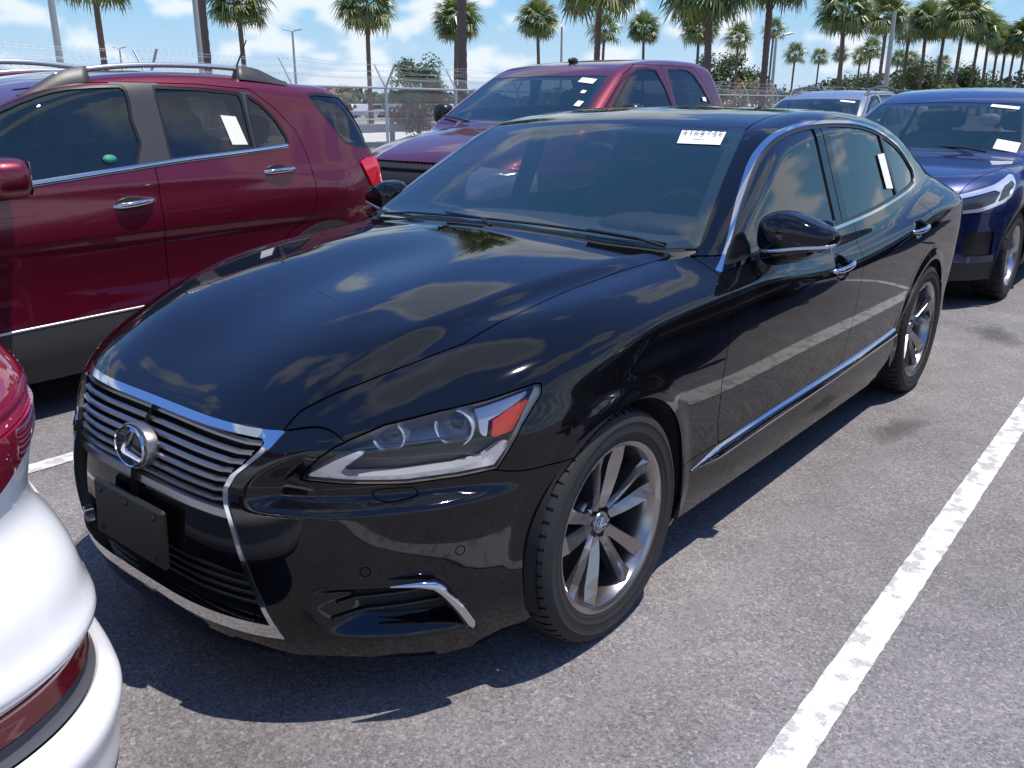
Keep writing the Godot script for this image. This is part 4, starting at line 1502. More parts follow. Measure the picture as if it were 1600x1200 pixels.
# ---- dark red compact SUV: stands beyond the sedan, seen from its left side
func red_suv():
	var car := thing("parked_suv", "dark red compact SUV with grey roof rails, beyond the black sedan's hood", "car", Vector3(0, 0, 3.09))
	var s := CarShape.new()
	s.W = Curve1.new([[-2.5, 0.72], [-2.2, 0.80], [-1.9, 0.855], [-1.55, 0.88], [-1.0, 0.888], [0.0, 0.888], [1.0, 0.882], [1.5, 0.86], [2.0, 0.82]])
	s.S = Curve1.new([[0.1, 0.07], [0.22, 0.045], [0.32, 0.012], [0.45, 0.006], [0.55, 0.012], [0.7, 0.012], [0.82, 0.002], [0.93, 0.0], [1.02, 0.012], [1.10, 0.032], [1.2, 0.08], [1.6, 0.5]])
	s.H = Curve1.new([[2.0, 0.80], [1.0, 0.86], [0.0, 0.90], [-0.8, 0.93], [-1.5, 0.98], [-2.3, 1.0]])
	s.T = Curve1.new([[2.1, 0.70], [1.9, 0.90], [1.6, 1.0], [1.2, 1.06], [0.8, 1.10], [0.0, 1.10], [-1.0, 1.12], [-1.8, 1.14], [-2.3, 1.12]])
	s.N = Curve1.new([[0.1, 1.80], [0.3, 1.90], [0.5, 1.92], [0.7, 1.90], [0.9, 1.83], [1.05, 1.65], [1.6, 1.0]])
	s.NC = Curve1.new([[0.0, 0.0], [0.4, 0.03], [0.6, 0.09], [0.8, 0.2], [1.0, 0.38], [1.6, 0.9]])
	s.B = Curve1.new([[0.1, -2.22], [0.3, -2.33], [0.45, -2.37], [0.6, -2.38], [0.7, -2.355], [0.8, -2.31], [0.95, -2.27], [1.1, -2.24], [1.2, -2.2], [1.6, -2.0]])
	s.BC = Curve1.new([[0.0, 0.0], [0.4, 0.02], [0.7, 0.10], [1.0, 0.26], [1.6, 0.7]])
	s.kn = 0.6
	s.kb = 0.45
	s.kt = 0.12
	s.G = Curve1.new([[1.3, 0.82], [0.9, 0.855], [0.4, 0.868], [-0.5, 0.872], [-1.2, 0.862], [-1.7, 0.83], [-2.1, 0.76], [-2.4, 0.68]])
	s.belt = 1.14
	s.lean = 0.34
	s.slopes([[1.6, 0.80], [1.1, 1.04], [0.7, 1.27], [0.4, 1.42], [0.15, 1.54], [-0.1, 1.62], [-0.4, 1.665], [-0.8, 1.68], [-1.2, 1.665], [-1.6, 1.63], [-1.80, 1.60], [-1.90, 1.52], [-1.97, 1.38], [-2.03, 1.2], [-2.09, 0.98], [-2.16, 0.5]])
	s.gx0 = -2.5
	s.gx1 = 1.5
	s.kg = 0.10
	s.join = 0.06
	s.oy = 0.55
	s.xf = 1.0
	s.xr = -1.6
	var red := car_paint("dark_red_paint", Color(0.135, 0.0022, 0.018), 0.55, 0.36)
	var tint := tinted()
	var light := glass("side_glass", Color(0.008, 0.018, 0.018), 0.62)
	var lampm := mat("tail_red_bright", Color(0.62, 0.012, 0.02), 0.1, 0.0, 1.0)
	var taillamp := Region.new([[-1.88, 1.145], [-1.95, 1.165], [-2.6, 1.15], [-2.6, 0.78], [-2.12, 0.84], [-2.05, 0.90], [-1.98, 0.98], [-1.92, 1.07]])
	var lampr := Region.new([[1.25, 0.92], [1.35, 0.96], [1.9, 0.90], [1.95, 0.74], [1.6, 0.74]])
	var spec := {
		"paint": red, "bottom": 0.20, "arches": [[1.0, 0.345, 0.40], [-1.555, 0.345, 0.40]], "sill": 1.0, "clad": 0.475,
		"arch_clad": func(q): return minf(Vector2(q.x - 1.0, q.y - 0.345).length(), Vector2(q.x + 1.555, q.y - 0.345).length()) - 0.462 if q.z > 0.4 else 1.0,
		"windows": [
			["front_side_window", [[0.90, 1.125], [0.62, 1.255], [0.35, 1.385], [0.16, 1.47], [0.0, 1.53], [-0.15, 1.565], [-0.38, 1.578], [-0.425, 1.56], [-0.41, 1.42], [-0.37, 1.205], [0.16, 1.158]], light, 0, 2],
			["rear_side_window", [[-0.59, 1.575], [-0.85, 1.567], [-1.095, 1.545], [-1.09, 1.40], [-1.085, 1.262], [-0.80, 1.243], [-0.575, 1.226], [-0.585, 1.40]], tint, 0, 1],
			["quarter_window", [[-1.145, 1.535], [-1.22, 1.485], [-1.29, 1.405], [-1.335, 1.31], [-1.335, 1.28], [-1.30, 1.266], [-1.118, 1.258], [-1.125, 1.40]], tint, 0, 1],
			["tailgate_side_window", [[-1.60, 1.545], [-1.66, 1.55], [-1.88, 1.535], [-1.98, 1.38], [-2.06, 1.24], [-1.93, 1.235], [-1.80, 1.27], [-1.70, 1.40]], tint, 0, 1],
		],
		"pillars": [[[-0.36, 1.60], [-0.62, 1.60], [-0.60, 1.21], [-0.34, 1.19]], [[-1.08, 1.56], [-1.165, 1.56], [-1.14, 1.24], [-1.07, 1.24]]],
		"screen": [[1.05, -0.2], [1.05, 0.0], [1.02, 0.4], [0.88, 0.74], [0.20, 0.60], [0.12, 0.3], [0.10, 0.0], [0.10, -0.2]], "glass": clear_tint(),
		"rear_screen": func(q): return (1.0 if q.y < 1.16 or q.x > -1.86 else maxf(q.z - 0.58, maxf(1.18 - q.y, q.y - 1.50))),
		"marks": [
			["tail_light", func(q): return taillamp.d(Vector2(q.x, q.y)) if q.z > 0.45 and q.x < -1.5 else 1.0, lampm, 0.012, false],
			["headlight", func(q): return lampr.d(Vector2(q.x, q.y)) if q.z > 0.45 and q.x > 1.0 else 1.0, mat("lamp_bright", Color(0.85, 0.87, 0.90), 0.2, 0.7), 0.004, false],
			["grille", func(q): return maxf(q.z - 0.50, maxf(0.5 - q.y, q.y - 0.88)) if q.x > 1.5 else 1.0, satin_black(), -0.01, true],
		],
		"doors": [["front_door", [[0.62, 1.15], [0.60, 0.95], [0.60, 0.6], [0.56, 0.40], [-0.40, 0.40], [-0.455, 0.52], [-0.458, 0.73], [-0.455, 1.0], [-0.47, 1.25], [-0.475, 1.602], [-0.15, 1.59], [0.05, 1.555], [0.25, 1.48], [0.6, 1.31], [0.95, 1.14]]],
			["rear_door", [[-0.475, 1.602], [-0.47, 1.25], [-0.455, 1.0], [-0.458, 0.73], [-0.455, 0.52], [-0.40, 0.40], [-1.10, 0.40], [-1.13, 0.60], [-1.24, 0.76], [-1.40, 0.85], [-1.455, 0.92], [-1.465, 1.03], [-1.455, 1.20], [-1.42, 1.345], [-1.30, 1.48], [-1.17, 1.575], [-0.85, 1.597]]]],
		"hood": [[2.2, -0.2], [2.2, 0.6], [1.7, 0.66], [1.0, 0.76], [1.05, 0.5], [1.12, 0.0], [1.12, -0.2]], "hood_y": 0.85,
		"bumper_y": 0.74, "bumper_x": 1.3, "half": 0.885, "tyre": [0.345, 0.225, 0.215, 5, true], "alloy": mat("silver_alloy", Color(0.5, 0.5, 0.51), 0.28, 0.9),
	}
	var p := s.grid(44, 150, 60, 150)
	dress(car, s, p, spec)
	fit_cabin(car, Vector3(0.72, 1.02, 0), 0.80, [-0.05, -0.95], 0.42, 2.6, mat("grey_seat", Color(0.035, 0.034, 0.034), 0.8))
	handles(car, s, [[-0.315, 1.018, 0.02], [-1.225, 1.13, 0.012]], chrome())
	wing_mirror(car, Vector3(0.32, 1.185, 1.01), Vector3(0.125, 0.09, 0.13), red)
	belt_strip(car, s, "belt_trim", [[0.80, 1.093], [0.16, 1.142], [-0.37, 1.19], [-0.60, 1.210], [-1.10, 1.244], [-1.33, 1.262]], 0.013, chrome())
	belt_strip(car, s, "cladding_trim", [[0.56, 0.47], [0.0, 0.482], [-1.05, 0.50]], 0.006, mat("pale_trim", Color(0.6, 0.6, 0.6), 0.3, 0.8))
	part("roof_antenna", tube_mesh([Vector3(-1.52, 1.62, 0.0), Vector3(-1.57, 1.71, 0.0), Vector3(-1.67, 1.89, 0.0)], [0.012, 0.006, 0.004], 6), satin_black(), car)
	roof_rails(car, s, 0.06, -1.48, 0.64, 0.05, mat("rail_silver", Color(0.62, 0.63, 0.64), 0.25, 0.85), mat("pillar_grey", Color(0.042, 0.041, 0.044), 0.45))
	var c4 := []
	for v in [Vector2(-0.935, 1.435), Vector2(-1.030, 1.427), Vector2(-1.060, 1.276), Vector2(-0.960, 1.279)]:
		c4.append(Vector3(v.x, v.y, -side_w(s, v.x, v.y) + 0.006))
	part("window_paper", label_patch(c4[0], c4[1], c4[2], c4[3], 0.003), mat("paper_white", Color(0.80, 0.79, 0.76), 0.8), car)
	var gs := part("window_sticker", lathe_mesh([Vector2(0.036, 0.0), Vector2(0.036, 0.001), Vector2(0.0, 0.001)], 24, Transform3D(), 0.62), mat("sticker_green", Color(0.02, 0.22, 0.14), 0.6), car, Transform3D(Basis(Vector3.RIGHT, 0.33) * Basis(Vector3.UP, PI), Vector3(-0.245, 1.235, -side_w(s, -0.245, 1.235) + 0.002)))
	gs.set_meta("label", "small oval green sticker at the corner of the front side window")
func roof_rails(car: Node3D, s: CarShape, x0: float, x1: float, w: float, high: float, top: Material, foot: Material):
	for sd in [-1.0, 1.0]:
		var ry := func(x: float) -> float: return s.R.at(x + s.bow * w * w) - s.rcrown * w * w
		var pts := []
		var n := 24
		var fl := 0.34
		for i in n + 1:
			var x := lerpf(x0 - fl * 0.55, x1 + fl * 0.55, float(i) / n)
			pts.append(Vector3(x, ry.call(x) + high - 0.012, w * sd))
		part("roof_rail", tube_mesh(pts, 0.0135, 8, 1.0), top, car)
		for e in [[x0, -1.0], [x1, 1.0]]:
			var st := begin()
			st.set_smooth_group(1)
			var m := 10
			var q := []
			for i in m + 1:
				var f := float(i) / m
				var x: float = e[0] + e[1] * fl * f
				var hgt := high * smoothstep(0.0, 0.75, f) + 0.004
				var y: float = ry.call(x)
				var hw := 0.012 + 0.012 * f
				q.append([Vector3(x, y - 0.02, (w + hw + 0.014) * sd), Vector3(x, y + hgt, (w + hw * 0.7) * sd), Vector3(x, y + hgt, (w - hw * 0.7) * sd), Vector3(x, y - 0.02, (w - hw - 0.014) * sd)])
			for i in m:
				for j in 3:
					if e[1] * sd > 0.0:
						quad(st, q[i][j], q[i][j + 1], q[i + 1][j + 1], q[i + 1][j])
					else:
						quad(st, q[i + 1][j], q[i + 1][j + 1], q[i][j + 1], q[i][j])
			var l: Array = q[m]
			if e[1] * sd > 0.0:
				quad(st, l[0], l[1], l[2], l[3])
			else:
				quad(st, l[3], l[2], l[1], l[0])
			part("rail_foot", done(st), foot, car)
# ---- dark red crew-cab pickup behind it
func pickup():
	var car := thing("parked_pickup", "dark red crew-cab pickup truck with black grille, behind the dark red SUV", "pickup truck", Vector3(0, 0, 3.1))
	var s := CarShape.new()
	s.W = Curve1.new([[-9.2, 0.97], [-8.0, 0.99], [-7.0, 0.99], [-5.0, 0.985], [-4.0, 0.995], [-3.4, 0.98], [-2.9, 0.96]])
	s.S = Curve1.new([[0.2, 0.08], [0.35, 0.05], [0.5, 0.02], [0.7, 0.005], [0.9, 0.0], [1.1, 0.012], [1.22, 0.04], [1.32, 0.09], [1.45, 0.2], [1.9, 0.6]])
	s.H = Curve1.new([[-2.9, 0.80], [-3.4, 0.88], [-4.2, 0.93], [-9.0, 0.95]])
	s.T = Curve1.new([[-2.8, 0.88], [-3.0, 1.00], [-3.15, 1.085], [-3.35, 1.165], [-3.6, 1.235], [-3.9, 1.29], [-4.2, 1.33], [-4.6, 1.34], [-6.9, 1.34], [-9.1, 1.36]])
	s.N = Curve1.new([[0.2, -3.1], [0.45, -3.0], [0.7, -2.97], [0.9, -2.98], [1.0, -3.02], [1.1, -3.10], [1.3, -3.4], [1.9, -4.6]])
	s.NC = Curve1.new([[0.0, 0.0], [0.4, 0.02], [0.7, 0.07], [0.9, 0.14], [1.1, 0.25], [1.6, 0.6]])
	s.B = Curve1.new([[0.1, -8.85], [0.8, -8.9], [1.4, -8.88], [1.9, -8.8]])
	s.BC = Curve1.new([[0.0, 0.0], [0.9, 0.02], [1.6, 0.2]])
	s.kn = 0.42
	s.kb = 0.15
	s.kt = 0.13
	s.crown = 0.07
	s.G = Curve1.new([[-3.8, 0.86], [-4.4, 0.90], [-5.2, 0.915], [-6.2, 0.912], [-7.1, 0.89]])
	s.belt = 1.36
	s.lean = 0.38
	s.slopes([[-3.7, 1.08], [-4.1, 1.295], [-4.4, 1.475], [-4.7, 1.65], [-4.9, 1.76], [-5.05, 1.825], [-5.3, 1.875], [-5.8, 1.912], [-6.2, 1.915], [-6.45, 1.908], [-6.62, 1.885], [-6.71, 1.80], [-6.78, 1.5], [-6.84, 1.0]])
	s.gx0 = -7.15
	s.gx1 = -3.75
	s.join = 0.04
	s.kg = 0.08
	s.rcrown = 0.04
	s.oy = 0.75
	s.xf = -3.9
	s.xr = -8.0
	# raised middle of the bonnet
	s.feature = func(p: Vector3) -> float:
		if p.x > -4.4 and p.y > 1.0 and p.x < -2.5:
			return 0.03 * smoothstep(0.42, 0.56, p.z) * smoothstep(-4.4, -4.1, p.x)
		return 0.0
	var red := car_paint("maroon_paint", Color(0.125, 0.0026, 0.016), 0.55, 0.36)
	var spec := {
		"paint": red, "bottom": 0.36, "arches": [[-4.02, 0.42, 0.46], [-7.6, 0.42, 0.46]], "sill": 1.25, "clad": 0.0,
		"windows": [
			["front_side_window", [[-4.72, 1.47], [-4.90, 1.59], [-5.10, 1.72], [-5.28, 1.785], [-5.45, 1.80], [-5.60, 1.79], [-5.68, 1.65], [-5.73, 1.48], [-5.2, 1.455]], tinted(), 0, 1],
			["rear_side_window", [[-5.83, 1.80], [-6.05, 1.812], [-6.22, 1.805], [-6.32, 1.77], [-6.44, 1.65], [-6.53, 1.50], [-5.82, 1.48]], tinted(), 0, 1],
		],
		"screen": [[-4.17, -0.2], [-4.17, 0.0], [-4.20, 0.4], [-4.38, 0.79], [-4.93, 0.66], [-4.87, 0.3], [-4.86, 0.0], [-4.86, -0.2]], "glass": clear_tint(),
		"rear_screen": func(q): return maxf(q.z - 0.55, maxf(1.45 - q.y, q.y - 1.74)) if q.x < -6.55 and q.x > -7.2 and q.y > 1.4 else 1.0,
		"marks": [
			["grille", func(q): return maxf(q.z - (0.60 + 0.10 * (q.y - 0.8)), maxf(0.70 - q.y, q.y - 1.055)) if q.x > -3.5 else 1.0, satin_black(), -0.03, true],
			["headlight", func(q): return maxf(0.66 - q.z, maxf(0.80 - q.y, q.y - (1.04 - 0.15 * (q.z - 0.66)))) if q.x > -3.52 else 1.0, mat("lamp_bright", Color(0.85, 0.87, 0.90), 0.2, 0.7), 0.004, false],
			["front_bumper", func(q): return maxf(q.y - 0.66, 0.42 - q.y) if q.x > -3.6 else 1.0, red, 0.02, true],
		],
		"doors": [["front_door", [[-4.55, 1.36], [-4.52, 1.0], [-4.54, 0.5], [-5.55, 0.5], [-5.74, 0.6], [-5.78, 1.35], [-5.72, 1.845], [-5.3, 1.84], [-5.05, 1.75], [-4.6, 1.46]]], ["rear_door", [[-5.78, 1.35], [-5.74, 0.6], [-5.72, 0.5], [-6.45, 0.5], [-6.66, 0.85], [-6.66, 1.4], [-6.52, 1.70], [-6.36, 1.84], [-5.72, 1.845]]]],
		"hood": [[-2.8, -0.2], [-2.8, 0.7], [-3.6, 0.80], [-4.3, 0.84], [-4.18, 0.4], [-4.13, 0.0], [-4.13, -0.2]], "hood_y": 1.05,
		"half": 0.985, "tyre": [0.405, 0.26, 0.275, 5, false], "alloy": mat("silver_alloy", Color(0.5, 0.5, 0.51), 0.28, 0.9),
	}
	var p := s.grid(70, 130, 16, 130)
	dress(car, s, p, spec)
	fit_cabin(car, Vector3(-4.62, 1.17, 0), 0.85, [-5.35, -6.25], 0.62, 2.3, mat("grey_seat", Color(0.035, 0.034, 0.034), 0.8))
	handles(car, s, [[-5.6, 1.14, 0.0], [-6.6, 1.14, 0.0]], red)
	wing_mirror(car, Vector3(-4.66, 1.40, 1.10), Vector3(0.085, 0.10, 0.10), satin_black())
	# mesh and bars of the grille
	for k in 3:
		var pts := []
		for i in 21:
			var w := lerpf(-0.6, 0.6, i / 20.0)
			pts.append(Vector3(front_x2(s, 0.79 + 0.105 * k, w) - 0.012, 0.79 + 0.105 * k, w))
		part("grille_bar", tube_mesh(pts, [0.012, 0.016, 0.012][k], 8), mat("grille_gloss", Color(0.012, 0.012, 0.014), 0.12), car)
	var st := begin()
	for k in 32:
		for v in [-1.0, 1.0]:
			var w := lerpf(-0.62, 0.62, k / 31.0)
			var w2: float = clampf(w + 0.20 * v, -0.64, 0.64)
			tube(st, PackedVector3Array([Vector3(front_x2(s, 0.72, w) - 0.02, 0.72, w), Vector3(front_x2(s, 1.04, w2) - 0.02, 1.04, w2)]), 0.005, 4)
	var gm := part("grille_mesh", done(st), mat("grille_bronze", Color(0.03, 0.026, 0.02), 0.4, 0.3), car)
	part("front_plate", box_mesh(Vector3(0.012, 0.12, 0.30), 0.004), mat("holder_black", Color(0.014, 0.014, 0.014), 0.45), car, Transform3D(Basis(), Vector3(-2.93, 0.56, 0)))
	part("roof_antenna", blob(Vector3(0.07, 0.03, 0.028), 2.4, 8, 14), satin_black(), car, Transform3D(Basis(), Vector3(-5.25, 1.885, -0.05)))
	var paper := mat("paper_white", Color(0.80, 0.79, 0.76), 0.8)
	for q in [[-4.86, -4.79, 0.44, 0.60], [-4.69, -4.65, 0.565, 0.61], [-4.55, -4.48, 0.62, 0.68]]:
		var c4 := []
		for v in [[q[0], q[2]], [q[0], q[3]], [q[1], q[3]], [q[1], q[2]]]:
			c4.append(Vector3(v[0], s.R.at(v[0] + s.bow * v[1] * v[1]) - s.rcrown * v[1] * v[1], -v[1]))
		part("window_paper", label_patch(c4[0], c4[1], c4[2], c4[3], 0.003), paper, car)
	part("window_paper", label_patch(Vector3(-6.38, 1.56, -side_w(s, -6.38, 1.56)), Vector3(-6.45, 1.56, -side_w(s, -6.45, 1.56)), Vector3(-6.46, 1.52, -side_w(s, -6.46, 1.52)), Vector3(-6.38, 1.52, -side_w(s, -6.38, 1.52)), 0.004), paper, car)
	for z in [-0.25, 0.35]:
		part("wiper", tube_mesh([Vector3(-4.20, 1.345, z), Vector3(-4.27, 1.375, z + 0.25), Vector3(-4.34, 1.385, z + 0.45)], 0.009, 6), satin_black(), car)
func front_x2(s: CarShape, y: float, w: float) -> float:
	var a := -4.0
	var b := -2.5
	for i in 20:
		var m := (a + b) * 0.5
		if s.f(Vector3(m, y, absf(w))) < 0.0:
			a = m
		else:
			b = m
	return a
# ---- blue SUV behind the sedan; its shape also serves the other SUVs
func blue_suv() -> Node3D:
	var car := thing("parked_compact_suv", "deep blue SUV with white-framed headlights, behind the black sedan", "car", Vector3(-5.92, 0, 0.09), 0.0)
	var s := CarShape.new()
	s.W = Curve1.new([[-3.7, 0.74], [-3.3, 0.84], [-2.6, 0.90], [-1.5, 0.91], [0.0, 0.908], [0.5, 0.89], [1.0, 0.86]])
	s.S = Curve1.new([[0.1, 0.07], [0.25, 0.03], [0.4, 0.01], [0.55, 0.008], [0.7, 0.0], [0.85, 0.005], [0.93, 0.025], [1.0, 0.06], [1.1, 0.15], [1.6, 0.6]])
	s.H = Curve1.new([[1.0, 0.84], [0.4, 0.92], [-0.5, 0.98], [-2.0, 1.0], [-3.6, 1.03]])
	s.T = Curve1.new([[1.1, 0.60], [0.95, 0.80], [0.85, 0.885], [0.7, 0.955], [0.4, 1.02], [0.0, 1.065], [-0.4, 1.095], [-0.8, 1.1], [-2.0, 1.1], [-3.6, 1.12]])
	s.N = Curve1.new([[0.1, 0.78], [0.25, 0.86], [0.45, 0.90], [0.6, 0.905], [0.75, 0.89], [0.85, 0.86], [0.95, 0.80], [1.1, 0.62], [1.6, 0.0]])
	s.NC = Curve1.new([[0.0, 0.0], [0.3, 0.015], [0.5, 0.05], [0.7, 0.13], [0.9, 0.27], [1.1, 0.5], [1.6, 1.0]])
	s.B = Curve1.new([[0.1, -3.5], [0.4, -3.6], [0.7, -3.6], [1.0, -3.56], [1.2, -3.5], [1.6, -3.3]])
	s.BC = Curve1.new([[0.0, 0.0], [0.5, 0.03], [0.8, 0.12], [1.0, 0.25], [1.6, 0.7]])
	s.kn = 0.5
	s.kb = 0.4
	s.kt = 0.14
	s.G = Curve1.new([[-0.2, 0.82], [-0.7, 0.872], [-1.5, 0.885], [-2.4, 0.875], [-3.1, 0.82], [-3.6, 0.74]])
	s.belt = 1.05
	s.lean = 0.36
	s.slopes([[0.1, 0.86], [-0.35, 1.10], [-0.7, 1.31], [-1.0, 1.475], [-1.15, 1.535], [-1.35, 1.59], [-1.7, 1.635], [-2.2, 1.65], [-2.7, 1.635], [-3.1, 1.585], [-3.25, 1.53], [-3.4, 1.35], [-3.55, 1.1], [-3.7, 0.8]])
	s.gx0 = -3.75
	s.gx1 = 0.1
	s.kg = 0.11
	s.oy = 0.5
	s.xf = 0.0
	s.xr = -2.7
	var blue := car_paint("deep_blue_paint", Color(0.0008, 0.0105, 0.085), 0.5, 0.36)
	var bright := mat("lamp_bright", Color(0.85, 0.87, 0.90), 0.2, 0.7)
	var at2 := func(q): return Vector2(-0.75 * q.x + 0.66 * q.z, q.y)
	var outer := Region.new([[-0.30, 0.74], [-0.30, 0.83], [-0.1, 0.872], [0.15, 0.925], [0.36, 0.985], [0.42, 0.995], [0.40, 0.93], [0.32, 0.835], [0.22, 0.79], [0.0, 0.735], [-0.2, 0.72]])
	var core := Region.new([[-0.28, 0.765], [-0.28, 0.805], [0.14, 0.885], [0.19, 0.87], [0.13, 0.80], [0.0, 0.765], [-0.18, 0.745]])
	var core2 := Region.new([[0.21, 0.88], [0.25, 0.91], [0.36, 0.945], [0.375, 0.92], [0.31, 0.855], [0.21, 0.815], [0.165, 0.805]])
	var spec := {
		"paint": blue, "bottom": 0.22, "arches": [[0.0, 0.35, 0.395], [-2.62, 0.35, 0.395]], "sill": 1.0, "clad": 0.36,
		"arch_clad": func(q): return minf(Vector2(q.x, q.y - 0.35).length(), Vector2(q.x + 2.62, q.y - 0.35).length()) - 0.425 if q.z > 0.4 else 1.0,
		"windows": [
			["front_side_window", [[-0.62, 1.10], [-0.85, 1.24], [-1.15, 1.42], [-1.4, 1.53], [-1.62, 1.555], [-1.66, 1.40], [-1.62, 1.12]], tinted(), 0, 1],
			["rear_side_window", [[-1.74, 1.56], [-2.2, 1.565], [-2.55, 1.545], [-2.57, 1.4], [-2.5, 1.15], [-1.72, 1.12]], tinted(), 0, 1],
			["quarter_window", [[-2.62, 1.54], [-2.85, 1.50], [-3.05, 1.40], [-3.12, 1.30], [-2.95, 1.22], [-2.6, 1.16], [-2.64, 1.35]], tinted(), 0, 1],
		],
		"screen": [[-0.33, -0.2], [-0.33, 0.0], [-0.36, 0.3], [-0.44, 0.6], [-0.54, 0.77], [-1.14, 0.615], [-1.09, 0.3], [-1.08, 0.0], [-1.08, -0.2]], "glass": clear_tint(),
		"rear_screen": func(q): return maxf(q.z - 0.56, maxf(1.2 - q.y, q.y - 1.52)) if q.x < -3.2 and q.y > 1.1 else 1.0,
		"marks": [
			["headlight_core", func(q): return core.d(at2.call(q)) if q.x > 0.0 and q.z > 0.3 and q.y > 0.6 else 1.0, mat("lamp_grey", Color(0.10, 0.11, 0.12), 0.15, 0.6), -0.004, false],
			["headlight_core", func(q): return core2.d(at2.call(q)) if q.x > 0.0 and q.z > 0.3 and q.y > 0.6 else 1.0, mat("lamp_grey", Color(0.10, 0.11, 0.12), 0.15, 0.6), -0.004, false],
			["headlight", func(q): return outer.d(at2.call(q)) if q.x > 0.0 and q.z > 0.3 and q.y > 0.6 else 1.0, bright, 0.002, false],
			["grille", func(q): return maxf(q.z - 0.42, maxf(0.60 - q.y, q.y - 0.82)) if q.x > 0.6 else 1.0, satin_black(), -0.01, true],
			["lower_grille", func(q): return maxf(q.z - 0.60, maxf(0.36 - q.y, q.y - 0.50)) if q.x > 0.5 else 1.0, satin_black(), -0.02, true],
			["fog_recess", func(q): return maxf(absf(q.z - 0.745) - 0.075, absf(q.y - 0.50) - 0.09) if q.x > 0.3 else 1.0, satin_black(), -0.012, false],
			["tail_light", func(q): return maxf(0.62 - q.z, maxf(0.95 - q.y, q.y - 1.35)) if q.x < -3.2 else 1.0, mat("tail_red", Color(0.25, 0.006, 0.008), 0.06, 0.0, 1.0), 0.006, false],
		],
		"doors": [["front_door", [[-0.52, 1.10], [-0.50, 0.9], [-0.52, 0.45], [-1.55, 0.45], [-1.66, 0.55], [-1.68, 1.05], [-1.70, 1.585], [-1.4, 1.57], [-1.1, 1.44], [-0.7, 1.20]]], ["rear_door", [[-1.70, 1.585], [-1.68, 1.05], [-1.66, 0.55], [-1.62, 0.45], [-2.2, 0.45], [-2.3, 0.65], [-2.5, 0.78], [-2.62, 0.95], [-2.62, 1.12], [-2.62, 1.56], [-2.2, 1.595]]]],
		"hood": [[1.1, -0.2], [1.1, 0.5], [0.6, 0.62], [0.2, 0.72], [-0.45, 0.79], [-0.33, 0.4], [-0.29, 0.0], [-0.29, -0.2]], "hood_y": 0.8,
		"bumper_y": 0.72, "bumper_x": 0.30, "half": 0.905, "tyre": [0.35, 0.232, 0.225, 5, false], "alloy": mat("silver_alloy", Color(0.5, 0.5, 0.51), 0.28, 0.9),
	}
	var p := s.grid(70, 110, 24, 130)
	dress(car, s, p, spec)
	fit_cabin(car, Vector3(-0.75, 0.98, 0), 0.82, [-1.5, -2.35], 0.42, 2.5, mat("pale_seat", Color(0.25, 0.24, 0.22), 0.8))
	handles(car, s, [[-1.5, 0.98, 0.0], [-2.42, 1.0, 0.0]], blue)
	wing_mirror(car, Vector3(-0.72, 1.15, 1.0), Vector3(0.10, 0.085, 0.12), blue)
	var paper := mat("paper_white", Color(0.80, 0.79, 0.76), 0.8)
	for q in [[-1.065, -1.02, 0.34, 0.565], [-0.60, -0.48, 0.52, 0.70]]:
		var c4 := []
		for v in [[q[0], q[2]], [q[0], q[3]], [q[1], q[3]], [q[1], q[2]]]:
			c4.append(Vector3(v[0], s.R.at(v[0] + s.bow * v[1] * v[1]) - s.rcrown * v[1] * v[1], -v[1]))
		part("window_paper", label_patch(c4[0], c4[1], c4[2], c4[3], 0.003), paper, car)
	for z in [-0.5, 0.1]:
		part("wiper", tube_mesh([Vector3(-0.36, 1.118, z), Vector3(-0.42, 1.145, z + 0.2), Vector3(-0.47, 1.15, z + 0.55)], 0.008, 6), satin_black(), car)
	var rails := mat("rail_dark", Color(0.05, 0.05, 0.055), 0.4)
	return car
func recolour(o: Node3D, old: Material, new_paint: Material):
	for c in o.get_children():
		if c is MeshInstance3D and c.material_override == old:
			c.material_override = new_paint
		if c.get_child_count() > 0:
			recolour(c, old, new_paint)
func more_suvs(proto: Node3D):
	var blue: Material = mats["deep_blue_paint"]
	var rail_s := mat("rail_silver", Color(0.62, 0.63, 0.64), 0.25, 0.85)
	var rail_d := mat("rail_dark", Color(0.05, 0.05, 0.055), 0.4)
	for q in [
		["silver SUV with dark roof rails, half hidden behind the dark red pickup truck", Vector3(-11.0, 0.06, 3.25), car_paint("silver_paint", Color(0.30, 0.32, 0.34), 0.6, 0.3), rail_d, 1.0],
		["white SUV of which only the roof shows, behind the deep blue SUV", Vector3(-11.2, 0.10, -0.25), car_paint("white_suv_paint", Color(0.78, 0.78, 0.78), 0.0, 0.3), null, 1.03],
		["slate blue SUV with a silver roof rail, beyond the dark red SUV", Vector3(1.05, 0.0, 6.25), car_paint("slate_blue_paint", Color(0.02, 0.03, 0.07), 0.4, 0.3), rail_s, 1.07],
		["black SUV parked across the lane from the black sedan, mirrored in its doors", Vector3(-1.9, 0.0, -3.16), car_paint("black_suv_paint", Color(0.008, 0.008, 0.010), 0.1, 0.25), null, 1.02],
		["charcoal SUV behind the black one across the lane, mirrored in the sedan's rear door", Vector3(-7.3, 0.0, -3.2), car_paint("charcoal_suv_paint", Color(0.016, 0.016, 0.018), 0.1, 0.25), null, 1.0],
	]:
		var o := copy(proto, q[0], q[1], 0.0, q[4])
		recolour(o, blue, q[2])
		if q[3] != null:
			var hi := 1.66
			for sd in [-1.0, 1.0]:
				var pts := []
				for i in 21:
					var f := i / 20.0
					var x := lerpf(-1.35, -3.05, f)
					pts.append(Vector3(x, 1.545 + 0.085 * sin(PI * f) + 0.075 * minf(1.0, sin(PI * f) * 4.0) - 0.02 * f, 0.60 * sd))
				part("roof_rail", tube_mesh(pts, 0.020, 8), q[3], o)
